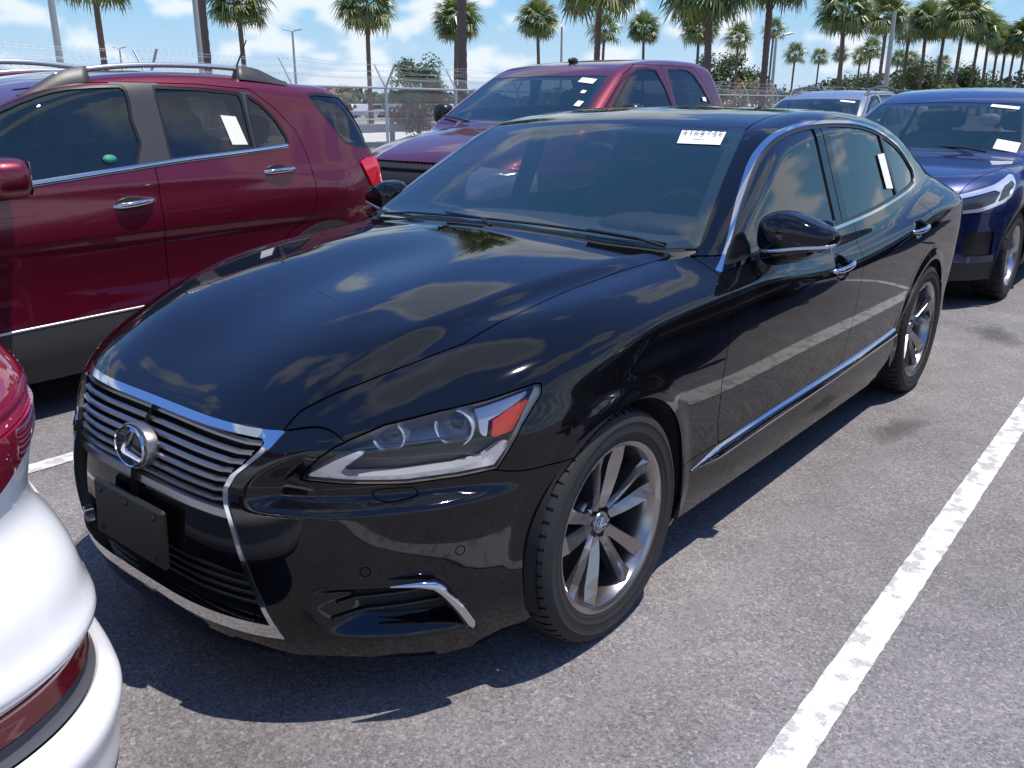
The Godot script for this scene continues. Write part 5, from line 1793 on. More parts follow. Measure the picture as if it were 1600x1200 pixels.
# ---- white car in front, of which the rear corner is seen
func white_car():
	var car := thing("parked_white_car", "white car cut off by the frame, rear corner before the black sedan's grille", "car", Vector3(0, 0, 0.10))
	var s := CarShape.new()
	s.W = Curve1.new([[1.1, 0.86], [1.4, 0.895], [1.8, 0.925], [2.4, 0.935], [3.5, 0.935], [4.6, 0.92], [5.4, 0.88], [5.9, 0.82]])
	s.S = Curve1.new([[0.1, 0.09], [0.22, 0.06], [0.30, 0.005], [0.40, -0.016], [0.475, -0.020], [0.505, 0.006], [0.56, 0.018], [0.60, 0.010], [0.615, -0.008], [0.66, -0.006], [0.72, 0.008], [0.78, 0.030], [0.84, 0.054], [0.9, 0.050], [1.0, 0.030], [1.08, 0.044], [1.15, 0.10], [1.3, 0.2], [1.6, 0.4]])
	s.H = Curve1.new([[1.0, 0.93], [6.0, 0.93]])
	s.T = Curve1.new([[1.1, 1.13], [1.3, 1.165], [1.6, 1.18], [2.5, 1.13], [3.5, 1.05], [4.2, 1.03], [4.8, 0.98], [5.5, 0.85], [5.9, 0.6]])
	s.N = Curve1.new([[0.1, 5.7], [0.4, 5.85], [0.6, 5.85], [0.8, 5.75], [1.0, 5.4], [1.6, 4.0]])
	s.NC = Curve1.new([[0.0, 0.0], [0.4, 0.03], [0.7, 0.12], [1.0, 0.3], [1.6, 0.9]])
	s.B = Curve1.new([[0.1, 1.34], [0.22, 1.27], [0.32, 1.225], [0.42, 1.213], [0.475, 1.212], [0.505, 1.242], [0.56, 1.255], [0.60, 1.250], [0.615, 1.234], [0.66, 1.235], [0.72, 1.248], [0.78, 1.272], [0.84, 1.300], [0.9, 1.296], [1.0, 1.277], [1.08, 1.29], [1.15, 1.34], [1.3, 1.44], [1.6, 1.75]])
	s.BC = Curve1.new([[0.0, 0.0], [0.3, 0.008], [0.5, 0.03], [0.7, 0.075], [0.8, 0.11], [1.0, 0.2], [1.6, 0.7]])
	s.kn = 0.6
	s.kb = 0.22
	s.kt = 0.10
	s.G = Curve1.new([[1.2, 0.74], [1.6, 0.80], [2.2, 0.85], [3.2, 0.87], [4.2, 0.84], [4.7, 0.78]])
	s.belt = 1.05
	s.lean = 0.36
	s.slopes([[1.7, 0.5], [1.95, 0.98], [2.2, 1.20], [2.5, 1.36], [2.9, 1.45], [3.2, 1.46], [3.6, 1.40], [4.0, 1.22], [4.4, 1.02], [4.8, 0.8]])
	s.gx0 = 1.9
	s.gx1 = 4.7
	s.oy = 0.55
	s.xf = 4.9
	s.xr = 2.0
	var white := car_paint("white_paint", Color(0.80, 0.80, 0.80), 0.0, 0.35)
	var redl := mat("tail_red_clear", Color(0.22, 0.008, 0.03), 0.05, 0.0, 1.0)
	var strip := mat("reflector_red", Color(0.24, 0.004, 0.012), 0.22, 0.0, 1.0)
	var tr := Region.new([[-0.30, 1.10], [0.0, 1.115], [0.30, 1.115], [0.62, 1.07], [0.55, 1.00], [0.38, 0.915], [0.26, 0.885], [0.16, 0.90], [0.06, 0.95], [-0.02, 0.975], [-0.30, 0.965]])
	# along the corner: distance from a point inside it
	var at2 := func(q): return Vector2(0.66 * (q.x - 1.3) + 0.75 * (q.z - 0.78), q.y)
	var spec := {
		"paint": white, "bottom": 0.27, "arches": [[4.9, 0.34, 0.38], [2.27, 0.34, 0.38]], "sill": 1.0, "clad": 0.30,
		"arch_clad": func(q): return 1.0,
		"windows": [["front_side_window", [[4.1, 1.06], [3.85, 1.20], [3.5, 1.33], [3.1, 1.37], [3.1, 1.08]], tinted(), 0, 1], ["rear_side_window", [[3.02, 1.37], [2.75, 1.36], [2.5, 1.26], [2.4, 1.16], [2.5, 1.10], [3.02, 1.08]], tinted(), 0, 1]],
		"screen": [[4.42, -0.2], [4.42, 0.0], [4.35, 0.5], [4.15, 0.74], [3.6, 0.6], [3.66, 0.0], [3.66, -0.2]], "glass": tinted(),
		"rear_screen": func(q): return maxf(q.z - 0.55, maxf(1.17 - q.y, q.y - 1.40)) if q.x < 2.8 and q.x > 2.0 and q.y > 1.1 else 1.0,
		"marks": [
			["tail_light_cell", func(q): return maxf(tr.d(at2.call(q)) + 0.022, absf(q.y - 1.035 + 0.10 * maxf(0.0, at2.call(q).x)) - 0.014) if q.x < 2.4 and q.z > 0.3 and q.y > 0.8 else 1.0, mat("tail_cell", Color(0.42, 0.03, 0.08), 0.08, 0.0, 1.0), -0.001, false],
			["tail_light", func(q): return tr.d(at2.call(q)) if q.x < 2.4 and q.z > 0.3 and q.y > 0.8 else 1.0, redl, 0.004, false],
			["reflector_strip", func(q): return maxf(absf(q.y - 0.565) - 0.026, 0.42 - q.z) if q.x < 1.95 and q.y < 0.7 else 1.0, strip, 0.004, false],
			["bumper_groove", func(q): return maxf(absf(q.y - 0.520) - 0.016, 0.35 - q.z) if q.x < 2.0 and q.y < 0.7 else 1.0, mat("groove_grey", Color(0.08, 0.08, 0.09), 0.3), -0.002, false],
			["headlight", func(q): return maxf(0.5 - q.z, maxf(0.66 - q.y, q.y - 0.82)) if q.x > 5.0 else 1.0, mat("lamp_bright", Color(0.85, 0.87, 0.90), 0.2, 0.7), 0.003, false],
			["grille", func(q): return maxf(q.z - 0.45, maxf(0.4 - q.y, q.y - 0.75)) if q.x > 5.3 else 1.0, satin_black(), -0.01, true],
		],
		"doors": [["front_door", [[4.0, 1.08], [4.05, 0.4], [3.1, 0.4], [3.06, 1.42], [3.5, 1.40], [3.85, 1.26]]], ["rear_door", [[3.06, 1.42], [3.1, 0.4], [2.7, 0.4], [2.62, 0.6], [2.45, 0.80], [2.35, 1.1], [2.5, 1.30], [2.75, 1.40]]]],
		"hood": [[6.0, -0.2], [6.0, 0.5], [5.2, 0.7], [4.4, 0.78], [4.5, 0.0], [4.5, -0.2]], "hood_y": 0.75,
		"half": 0.925, "tyre": [0.335, 0.22, 0.215, 5, true], "alloy": mat("silver_alloy", Color(0.5, 0.5, 0.51), 0.28, 0.9),
	}
	var p := s.grid(30, 80, 90, 200)
	dress(car, s, p, spec)
# ------------------------------------------------------------------ the place
func asphalt() -> StandardMaterial3D:
	var m := mat("asphalt", Color(0.375, 0.352, 0.360), 0.88)
	var r := RandomNumberGenerator.new()
	r.seed = 4
	var size := 1024
	var n := FastNoiseLite.new()
	n.seed = 21
	n.frequency = 0.006
	n.fractal_octaves = 6
	n.fractal_gain = 0.62
	var soft := n.get_seamless_image(size, size)
	var n2 := FastNoiseLite.new()
	n2.seed = 8
	n2.noise_type = FastNoiseLite.TYPE_CELLULAR
	n2.frequency = 0.30
	n2.fractal_type = FastNoiseLite.FRACTAL_NONE
	n2.cellular_return_type = FastNoiseLite.RETURN_CELL_VALUE
	var cell := n2.get_seamless_image(size, size)
	var im := Image.create_empty(size, size, false, Image.FORMAT_RGB8)
	var hm := Image.create_empty(size, size, false, Image.FORMAT_L8)
	for y in size:
		for x in size:
			var c := cell.get_pixel(x, y).r
			var s := soft.get_pixel(x, y).r
			var g := r.randf()
			var k := 0.44 + 0.14 * s + 0.28 * (c - 0.5) + 0.38 * (g - 0.5)
			if c > 0.93:
				k += 0.25 * g
			if g > 0.994:
				k += 0.45
			elif g < 0.012:
				k -= 0.25
			k = clampf(k, 0.1, 1.0)
			im.set_pixel(x, y, Color(k, k * 0.985, k * 0.985).linear_to_srgb())
			var hv := clampf(0.5 + 0.35 * (c - 0.5) + 0.25 * (g - 0.5), 0.0, 1.0)
			hm.set_pixel(x, y, Color(hv, hv, hv))
	m.albedo_texture = ImageTexture.create_from_image(im)
	hm.bump_map_to_normal_map(1.6)
	m.normal_enabled = true
	m.normal_scale = 0.6
	m.normal_texture = ImageTexture.create_from_image(hm)
	m.uv1_triplanar = true
	m.uv1_world_triplanar = true
	m.uv1_scale = Vector3.ONE * 0.42
	# broad stains and tyre-worn bands
	var b := FastNoiseLite.new()
	b.seed = 77
	b.frequency = 0.012
	b.fractal_octaves = 4
	var bi := b.get_seamless_image(256, 256)
	var st := Image.create_empty(256, 256, false, Image.FORMAT_RGB8)
	for y in 256:
		for x in 256:
			var v := bi.get_pixel(x, y).r
			var k := 0.86 + 0.14 * smoothstep(0.25, 0.7, v)
			if v < 0.24:
				k -= 0.2 * (0.24 - v) / 0.24
			st.set_pixel(x, y, Color(k, k, k * 0.99).linear_to_srgb())
	m.detail_enabled = true
	m.detail_blend_mode = BaseMaterial3D.BLEND_MODE_MUL
	m.detail_uv_layer = BaseMaterial3D.DETAIL_UV_2
	m.detail_albedo = ImageTexture.create_from_image(st)
	m.uv2_triplanar = true
	m.uv2_world_triplanar = true
	m.uv2_scale = Vector3.ONE * 0.13
	return m
func line_paint() -> StandardMaterial3D:
	var m := mat("line_paint", Color(0.66, 0.66, 0.65), 0.8)
	var r := RandomNumberGenerator.new()
	r.seed = 9
	var n := FastNoiseLite.new()
	n.seed = 3
	n.frequency = 0.02
	n.fractal_octaves = 5
	var im0 := n.get_seamless_image(512, 512)
	var im := Image.create_empty(512, 512, false, Image.FORMAT_RGB8)
	for y in 512:
		for x in 512:
			var v := im0.get_pixel(x, y).r
			var k := 0.74 + 0.24 * v + 0.16 * (r.randf() - 0.5)
			if v < 0.36 and r.randf() < 0.55:
				k *= 0.6
			if r.randf() < 0.07:
				k *= 0.62
			k = clampf(k, 0, 1)
			im.set_pixel(x, y, Color(k, k, k * 0.99).linear_to_srgb())
	m.albedo_texture = ImageTexture.create_from_image(im)
	m.uv1_triplanar = true
	m.uv1_world_triplanar = true
	m.uv1_scale = Vector3.ONE * 0.9
	return m
# a painted strip with slightly uneven edges, from a to b
func strip_mesh(a: Vector2, b: Vector2, wide: float, y: float, noise_seed: int) -> ArrayMesh:
	var r := RandomNumberGenerator.new()
	r.seed = noise_seed
	var n := maxi(int(a.distance_to(b) / 0.03), 2)
	var d := (b - a).normalized()
	var s := Vector2(-d.y, d.x)
	var v := PackedVector3Array()
	var nn := PackedVector3Array()
	var ix := PackedInt32Array()
	for i in n + 1:
		var c := a.lerp(b, float(i) / n)
		for k in [-1.0, 1.0]:
			var q: Vector2 = c + s * k * (wide * 0.5 + (r.randf() - 0.5) * 0.004)
			v.append(Vector3(q.x, y, q.y))
			nn.append(Vector3.UP)
	for i in n:
		var k := i * 2
		ix.append_array(PackedInt32Array([k, k + 2, k + 1, k + 1, k + 2, k + 3]))
	return raw_mesh(v, nn, ix)
func sheet(called: String, pts: Array, y: float, m: Material) -> MeshInstance3D:
	var pv := PackedVector2Array(pts)
	var ix := Geometry2D.triangulate_polygon(pv)
	var v := PackedVector3Array()
	var nn := PackedVector3Array()
	for p in pv:
		v.append(Vector3(p.x, y, p.y))
		nn.append(Vector3.UP)
	# clockwise seen from above
	for k in range(0, ix.size(), 3):
		var a := pv[ix[k]]
		var b := pv[ix[k + 1]]
		var c := pv[ix[k + 2]]
		if (b - a).cross(c - a) < 0:
			var t := ix[k + 1]
			ix[k + 1] = ix[k + 2]
			ix[k + 2] = t
	return struct(called, raw_mesh(v, nn, ix), m)
func ground_and_lines():
	var g := PlaneMesh.new()
	g.size = Vector2(1400, 1400)
	var gm := grain(mat("dry_ground", Color(0.20, 0.19, 0.12), 0.95), 5, 0.05, 0.6, 1.0)
	var far := struct("ground", g, gm)
	far.position = Vector3(0, -0.012, 0)
	sheet("car_park", [Vector2(-75, -40), Vector2(40, -40), Vector2(40, 12.6), Vector2(-16, 15.2), Vector2(-75, 15.9)], 0.0, asphalt())
	var lp := line_paint()
	struct("painted_line", strip_mesh(Vector2(3.0, -1.588), Vector2(-5.25, -1.425), 0.094, 0.004, 1), lp)
	struct("painted_line_end", strip_mesh(Vector2(-5.30, -1.475), Vector2(-5.30, -4.7), 0.10, 0.004, 2), lp)
	struct("painted_line_right", strip_mesh(Vector2(3.5, 1.665), Vector2(-5.25, 1.70), 0.10, 0.004, 3), lp)
	struct("painted_line_next", strip_mesh(Vector2(3.5, 4.86), Vector2(-5.25, 4.86), 0.10, 0.004, 4), lp)
	# dark oily spots where cars have stood, each a few thin layers that fade outwards
	var oil := glass("oil_stain", Color(0.012, 0.011, 0.012), 0.12, 0.9)
	var rs := RandomNumberGenerator.new()
	rs.seed = 12
	var nth := 0
	for q in [[1.12, -0.72, 0.10], [-2.30, -1.05, 0.14], [-1.35, -1.95, 0.12], [-4.6, -1.0, 0.2], [0.9, 1.35, 0.12]]:
		for layer in 3:
			var pts := []
			for i in 26:
				var a := TAU * i / 26.0
				var r: float = q[2] * (1.0 - 0.27 * layer) * (0.85 + 0.28 * sin(a * 2.0 + nth) + 0.14 * sin(a * 5.0 + nth * 2) + rs.randf_range(-0.05, 0.05))
				pts.append(Vector2(q[0] + cos(a) * r * 1.5, q[1] + sin(a) * r))
			sheet("oil_stain" if nth == 0 and layer == 0 else "oil_stain_%03d" % (nth * 3 + layer), pts, 0.003 + 0.003 * layer, oil)
		nth += 1
	# land beyond the fence
	sheet("service_road", [Vector2(-95, 26), Vector2(40, 26), Vector2(40, 38), Vector2(-95, 38)], 0.004, grain(mat("concrete_road", Color(0.52, 0.50, 0.46), 0.9), 15, 0.12, 0.8, 1.0))
	sheet("far_car_park", [Vector2(-160, 62), Vector2(40, 62), Vector2(40, 130), Vector2(-160, 130)], 0.004, mat("far_asphalt", Color(0.25, 0.25, 0.26), 0.9))
	sheet("far_car_park_verge", [Vector2(-160, 44), Vector2(40, 44), Vector2(40, 58), Vector2(-160, 58)], 0.006, grain(mat("verge_sand", Color(0.42, 0.36, 0.25), 0.95), 25, 0.1, 0.7, 1.0))
func fence_line(x: float) -> Vector3:
	var k := [[14.0, 9.8], [-8.8, 12.2], [-17.0, 14.2], [-64.0, 14.9]]
	for i in 3:
		if x >= k[i + 1][0] or i == 2:
			return Vector3(x, 0, lerpf(k[i][1], k[i + 1][1], (x - k[i][0]) / (k[i + 1][0] - k[i][0])))
	return Vector3.ZERO
func fence():
	var o := thing("chain_link_fence", "galvanised chain-link fence with barbed wire on slanted arms behind the parked cars", "fence")
	var zinc := mat("galvanised", Color(0.42, 0.44, 0.46), 0.45, 0.6)
	var wire := mat("fence_wire", Color(0.46, 0.47, 0.48), 0.45, 0.5)
	var xs := []
	var x := 12.6
	while x > -64.0:
		xs.append(x)
		x -= 3.07
	var i := 0
	for px in xs:
		var b := fence_line(px)
		var p := part("post", tube_mesh([b, b + Vector3(0, 1.86, 0)], 0.034, 10), zinc, o)
		var both := i % 2 == 0
		for s in ([-1.0, 1.0] if both else [1.0]):
			part("barb_arm", tube_mesh([b + Vector3(0, 1.84, 0), b + Vector3(0.03 * s, 2.33, 0.30 * s)], 0.022, 6), zinc, p)
		i += 1
	var rail := []
	for px in xs:
		rail.append(fence_line(px) + Vector3(0, 1.83, 0))
	part("top_rail", tube_mesh(rail, 0.024, 8), zinc, o)
	# woven wires: two slanting families, each a thin bar from the ground to above the rail
	var st := begin()
	var step := 0.075
	var top := 2.08
	var bx := 12.4
	while bx > -62.0:
		for s in [-1.0, 1.0]:
			var run: float = 0.97 * top * s
			var a := fence_line(bx) + Vector3(0, 0.03, 0.004 * s)
			var c := fence_line(bx - run) + Vector3(0, top, 0.004 * s)
			wire_bar(st, a, c, 0.0021 if bx > -30.0 else 0.0026)
		bx -= step
	var fab := part("woven_wire", done(st), wire, o)
	fab.set_meta("kind", "stuff")
	# strands of barbed wire, each with its barbs
	for s in [-1.0, 1.0]:
		for k in 3:
			var pts := []
			var f := 0.45 + 0.27 * k
			var sb := begin()
			for q in xs.size() - 1:
				for t in 8:
					var g := float(t) / 8.0
					var px: float = lerpf(xs[q], xs[q + 1], g)
					pts.append(fence_line(px) + Vector3(0, 1.84 + 0.49 * f - 0.05 * 4.0 * g * (1.0 - g), 0.30 * f * s))
			for q in pts.size() - 1:
				wire_bar(sb, pts[q], pts[q + 1], 0.0028)
				for t in 3:
					var c: Vector3 = pts[q].lerp(pts[q + 1], (t + 0.5) / 3.0)
					wire_bar(sb, c + Vector3(0.01, 0.025, 0.0), c - Vector3(0.01, 0.025, 0.0), 0.002)
			part("barbed_wire", done(sb), wire, o)
func wire_bar(st: SurfaceTool, a: Vector3, b: Vector3, r: float):
	st.set_smooth_group(-1)
	var d := (b - a).normalized()
	var s := d.cross(Vector3(0, 0, 1)).normalized() * r
	var u := d.cross(s).normalized() * r
	var k := [s, -0.5 * s + 0.87 * u, -0.5 * s - 0.87 * u]
	for i in 3:
		var j := (i + 1) % 3
		quad(st, a + k[i], a + k[j], b + k[j], b + k[i])
# ---- palms
func leaf_tri(st: SurfaceTool, a: Vector3, b: Vector3, c: Vector3):
	tri(st, a, b, c)
func frond_mesh(r: RandomNumberGenerator, blades: int, size: float) -> ArrayMesh:
	# a fan leaf: stalk along +x, blades spread from its end and droop at their tips
	var st := begin()
	st.set_smooth_group(-1)
	var stalk := size * 0.42
	var p0 := Vector3.ZERO
	var p1 := Vector3(stalk, stalk * 0.10, 0)
	for s in [-1.0, 1.0]:
		quad(st, p0 + Vector3(0, 0, -0.02 * s), p0 + Vector3(0, 0, 0.02 * s), p1 + Vector3(0, 0, 0.012 * s), p1 + Vector3(0, 0, -0.012 * s))
	for i in blades:
		var f := float(i) / (blades - 1) * 2.0 - 1.0
		var a := f * 1.95 + r.randf_range(-0.04, 0.04)
		var len := size * (0.62 - 0.16 * f * f) * r.randf_range(0.85, 1.05)
		var hub := p1 + Vector3(size * 0.10 * (1.0 - absf(f)), 0.0, 0.0)
		var d := Vector3(cos(a), 0.10 - 0.25 * absf(f), sin(a)).normalized()
		var side := d.cross(Vector3.UP).normalized()
		var w := size * 0.030
		var droop := r.randf_range(0.22, 0.62)
		var m := hub + d * len * 0.55 + Vector3(0, -len * 0.03, 0)
		var e := hub + d * len * 0.93 + Vector3(0, -len * droop, 0)
		leaf_tri(st, hub, m + side * w, m - side * w)
		leaf_tri(st, m - side * w, m + side * w, e)
	return done(st)
func palm(called: String, seed_: int, height: float, frond_count: int, joined: bool, at: Vector3, lean: Vector2, label: String, group: String) -> Node3D:
	var r := RandomNumberGenerator.new()
	r.seed = seed_
	var o := thing(called, label, "palm tree", at, r.randf() * TAU, group)
	var bark: StandardMaterial3D
	if mats.has("palm_bark"):
		bark = mats["palm_bark"]
	else:
		bark = grain(mat("palm_bark", Color(0.20, 0.145, 0.12), 0.95), 31, 1.3, 0.45, 1.0, 256, false)
		bark.uv1_scale = Vector3(1.6, 4.5, 1.6)
	var st := begin()
	var pts := PackedVector3Array()
	var rad := PackedFloat32Array()
	var n := 46
	for i in n + 1:
		var f := float(i) / n
		pts.append(Vector3(lean.x * f * f * height, f * height, lean.y * f * f * height))
		var base := 0.235 - 0.055 * smoothstep(0.0, 0.25, f) - 0.02 * f + 0.05 * smoothstep(0.90, 0.97, f)
		rad.append(base + (0.012 if i % 2 == 0 else -0.004) + r.randf_range(-0.006, 0.006))
	tube(st, pts, rad, 12)
	part("trunk", done(st), bark, o)
	var top := pts[n]
	var greens := [mat("palm_green", Color(0.16, 0.20, 0.06), 0.38), mat("palm_green_dark", Color(0.09, 0.135, 0.045), 0.38), mat("palm_green_pale", Color(0.31, 0.31, 0.12), 0.38), mat("palm_dry", Color(0.25, 0.17, 0.075), 0.8)]
	for g in greens:
		g.backlight_enabled = true
		g.backlight = Color(0.25, 0.3, 0.08)
	var variants := []
	for k in 4:
		variants.append(frond_mesh(r, 23 if not joined else 14, 2.45))
	var buckets := [begin(), begin(), begin(), begin()]
	var used := [false, false, false, false]
	for i in frond_count:
		var f := (i + 0.5) / frond_count
		var yaw := i * 2.39996 + r.randf_range(-0.25, 0.25)
		var up := lerpf(1.40, -0.80, pow(f, 0.85)) + r.randf_range(-0.16, 0.16)
		var size := (1.08 - 0.22 * absf(f - 0.5)) * r.randf_range(0.86, 1.1)
		var b := Basis(Vector3.UP, yaw) * Basis(Vector3.BACK, up) * Basis(Vector3.RIGHT, r.randf_range(-0.5, 0.5))
		var xf := Transform3D(b.scaled_local(Vector3.ONE * size), top + Vector3(0, 0.12 - 0.35 * f, 0))
		var tone := 3 if f > 0.97 else (1 if r.randf() < 0.42 else (2 if r.randf() < 0.30 else 0))
		if joined:
			buckets[tone].append_from(variants[i % 4], 0, xf)
			used[tone] = true
		else:
			part("frond", variants[i % 4], greens[tone], o, xf)
	if joined:
		for k in 4:
			if used[k]:
				part("crown", buckets[k].commit(), greens[k], o)
	# stubs of old leaf stalks below the crown
	var sb := begin()
	for i in 34:
		var a := i * 2.4
		var d := Vector3(cos(a), 0.75, sin(a)).normalized()
		var b := top + Vector3(0, -0.05 - 0.026 * i, 0)
		tube(sb, PackedVector3Array([b, b + d * r.randf_range(0.36, 0.58)]), 0.035, 4)
	part("leaf_stubs", done(sb), bark, o)
	return o
# a broad-leaved tree or bush: clumps of small leaf faces round a few limbs
func leafy(called: String, label: String, category: String, group: String, seed_: int, at: Vector3, high: float, wide: float, trunk: float, leaves: int, leaf: float, tones: Array) -> Node3D:
	var r := RandomNumberGenerator.new()
	r.seed = seed_
	var o := thing(called, label, category, at, 0.0, group)
	var bark := mat("tree_bark", Color(0.11, 0.09, 0.07), 0.95)
	var st := begin()
	var th := high * 0.35
	tube(st, PackedVector3Array([Vector3.ZERO, Vector3(0.05, th * 0.6, 0), Vector3(0, th, 0.05)]), PackedFloat32Array([trunk * 1.3, trunk, trunk * 0.8]), 8)
	var clumps := []
	for i in 26:
		var a := r.randf() * TAU
		var f := r.randf()
		var rr := sqrt(r.randf()) * wide * 0.5 * (1.0 - 0.45 * f)
		var c := Vector3(cos(a) * rr, lerpf(high * 0.28, high * 0.88, f), sin(a) * rr)
		clumps.append([c, wide * r.randf_range(0.10, 0.19)])
		if i % 3 == 0:
			tube(st, PackedVector3Array([Vector3(0, th * 0.8, 0), Vector3(0, th, 0).lerp(c, 0.5) + Vector3(0, 0.1, 0), c]), PackedFloat32Array([trunk * 0.5, trunk * 0.3, trunk * 0.1]), 5)
	part("trunk", done(st), bark, o)
	for k in tones.size():
		var sl := begin()
		sl.set_smooth_group(-1)
		for i in leaves / tones.size():
			var c: Array = clumps[r.randi() % clumps.size()]
			var d := Vector3(r.randfn(), r.randfn() * 0.8, r.randfn()).normalized() * pow(r.randf(), 0.4)
			var p: Vector3 = c[0] + d * c[1]
			var nn := (d + Vector3(r.randfn(), r.randfn() + 0.6, r.randfn()) * 0.6).normalized()
			var u := nn.cross(Vector3(r.randfn(), r.randfn(), r.randfn())).normalized() * leaf * r.randf_range(0.6, 1.2)
			var v := nn.cross(u).normalized() * u.length() * 0.6
			quad(sl, p - u, p - v, p + u, p + v)
		var g: StandardMaterial3D = tones[k]
		g.backlight_enabled = true
		g.backlight = Color(0.2, 0.26, 0.08)
		part("crown", done(sl), g, o)
	return o
func light_pole(label: String, at: Vector3, high: float, r: float, heads: int) -> Node3D:
	var o := thing("light_pole", label, "light pole", at)
	var steel := mat("pole_grey", Color(0.36, 0.36, 0.36), 0.5, 0.4)
	part("pole", tube_mesh([Vector3.ZERO, Vector3(0, high, 0)], [r * 1.25, r * 0.8], 10), steel, o)
	part("base", lathe_mesh([Vector2(r * 2.4, 0.0), Vector2(r * 2.4, 0.5), Vector2(r * 1.2, 0.55), Vector2(0, 0.55)], 14, Transform3D(Basis(Vector3.RIGHT, -PI / 2), Vector3.ZERO)), mat("concrete_base", Color(0.4, 0.39, 0.37), 0.9), o)
	for k in heads:
		var s := -1.0 if k == 0 else 1.0
		part("arm", tube_mesh([Vector3(0, high, 0), Vector3(0.35 * s, high + 0.18, 0.3 * s)], r * 0.5, 6), steel, o)
		part("lamp_head", box_mesh(Vector3(0.7, 0.14, 0.34), 0.04), steel, o, Transform3D(Basis(Vector3.UP, -0.7) * Basis(Vector3.BACK, 0.22 * s), Vector3(0.62 * s, high + 0.24, 0.53 * s)))
	return o
func spot(px: float, depth: float) -> Vector3:
	# ground point at that bearing (pixels of a 1600 wide frame at the camera's height) and depth
	var c := Vector3(1.908, 0.0, -2.111)
	var fw := Vector3(-0.73375, -0.30680, 0.60620)
	var side := fw.cross(Vector3.UP).normalized()
	var up := side.cross(fw)
	var d := fw + side * (px - 800.0) / 1357.6 + up * 0.32183
	return c + Vector3(d.x, 0, d.z) * depth
func plants():
	# [bearing, depth, crown middle above the horizon in pixels, size of the crown, kind, lean, label]
	var a := palm("palm_tree", 1, 8.6, 46, false, Vector3.ZERO, Vector2(0.0, 0.01), "", "")
	var b := palm("palm_tree", 2, 8.6, 42, false, Vector3.ZERO, Vector2(0.03, 0.0), "", "")
	var c := palm("palm_tree", 3, 8.6, 40, true, Vector3.ZERO, Vector2(0.015, 0.015), "", "")
	var d := palm("palm_tree", 4, 8.6, 36, true, Vector3.ZERO, Vector2(-0.02, 0.0), "", "")
	var protos := [a, b, c, d]
	var first := [true, true, true, true]
	var grp := "cabbage palms beyond the fence"
	var list := [
		[172, 52, 190, 1.05, 0, "tall palm left of the thick trunk, its crown cut by the top edge"],
		[387, 64, 150, 1.0, 1, "palm right of the thick trunk behind the dark red SUV's roof rail"],
		[579, 68, 141, 1.0, 0, "palm standing alone behind the bent fence post above the dark red SUV's tail"],
		[712, 80, 123, 0.98, 1, "palm half hidden by a nearer bare trunk left of the pickup"],
		[723, 33, 330, 1.0, 0, "near bare palm trunk rising out of the picture left of the pickup truck"],
		[329, 31, 330, 1.0, 1, "near thick palm trunk beside a grey pole above the dark red SUV"],
		[842, 93, 124, 1.0, 1, "palm with dry hanging fronds above the left end of the pickup truck's roof"],
		[930, 50, 178, 1.08, 0, "palm whose crown meets the top edge above the pickup truck's antenna"],
		[939, 112, 108, 1.0, 2, "smaller palm right behind the taller one above the pickup's windshield"],
		[1003, 118, 111, 1.0, 1, "small round palm alone above the middle of the pickup truck's roof"],
		[1086, 106, 108, 1.0, 0, "palm with spreading crown behind the leaning trunk at the pickup truck's rear"],
		[1103, 44, 178, 1.05, 1, "leaning palm at the pickup cab's rear end, crown cut by the top edge"],
		[1146, 118, 97, 0.95, 2, "olive palm in front of dark bushes right of the pickup truck"],
		[1190, 48, 192, 1.0, 1, "tall palm beside a grey pole, left of the silver SUV's roof rails"],
		[1198, 150, 108, 0.95, 2, "small palm peeping out behind the tall trunk by the grey pole"],
		[1234, 160, 73, 0.98, 2, "low palm above the silver SUV's left roof rail"],
		[1272, 190, 70, 0.95, 3, "low distant palm right of the one above the silver SUV's left rail"],
		[1308, 72, 138, 1.05, 1, "big leaning palm with a dense crown above the silver SUV"],
		[1304, 205, 72, 0.95, 2, "distant palm low behind the big leaning one"],
		[1335, 175, 70, 0.95, 3, "distant palm just right of the big leaning trunk"],
		[1369, 90, 126, 1.0, 0, "palm with a brown dead frond beside the slanted grey pole"],
		[1394, 190, 66, 0.95, 2, "small olive palm right of the slanted grey pole"],
		[1414, 200, 66, 0.95, 3, "small olive palm second right of the slanted grey pole"],
		[1434, 95, 122, 1.0, 1, "palm above the left end of the blue SUV's roof"],
		[1486, 90, 127, 1.05, 0, "tallest palm above the blue SUV's windshield"],
		[1512, 108, 112, 1.0, 1, "palm just right of the tallest one above the blue SUV"],
		[1545, 125, 98, 1.0, 2, "palm above the right part of the blue SUV's windshield"],
		[1570, 128, 96, 1.0, 3, "second palm from the right edge of the row"],
		[1597, 140, 84, 1.0, 2, "palm at the right edge above the white roof"],
		[1462, 210, 62, 0.95, 3, "low distant palm behind the trunks above the blue SUV"],
		[1407, 100, 112, 1.0, 2, "palm crowding the one with the brown frond on its right"],
		[1459, 98, 117, 1.0, 0, "palm between the two tallest ones above the blue SUV's left side"],
		[1530, 112, 106, 1.0, 3, "slim palm in the thick of the row above the blue SUV's middle"],
		[1558, 120, 92, 1.0, 1, "shorter palm leaning into its neighbours near the right edge"],
		[1586, 118, 100, 1.0, 0, "palm one place in from the right edge of the row"],
		[1350, 150, 80, 0.95, 2, "palm low between the big leaning one and the slanted grey pole"],
	]
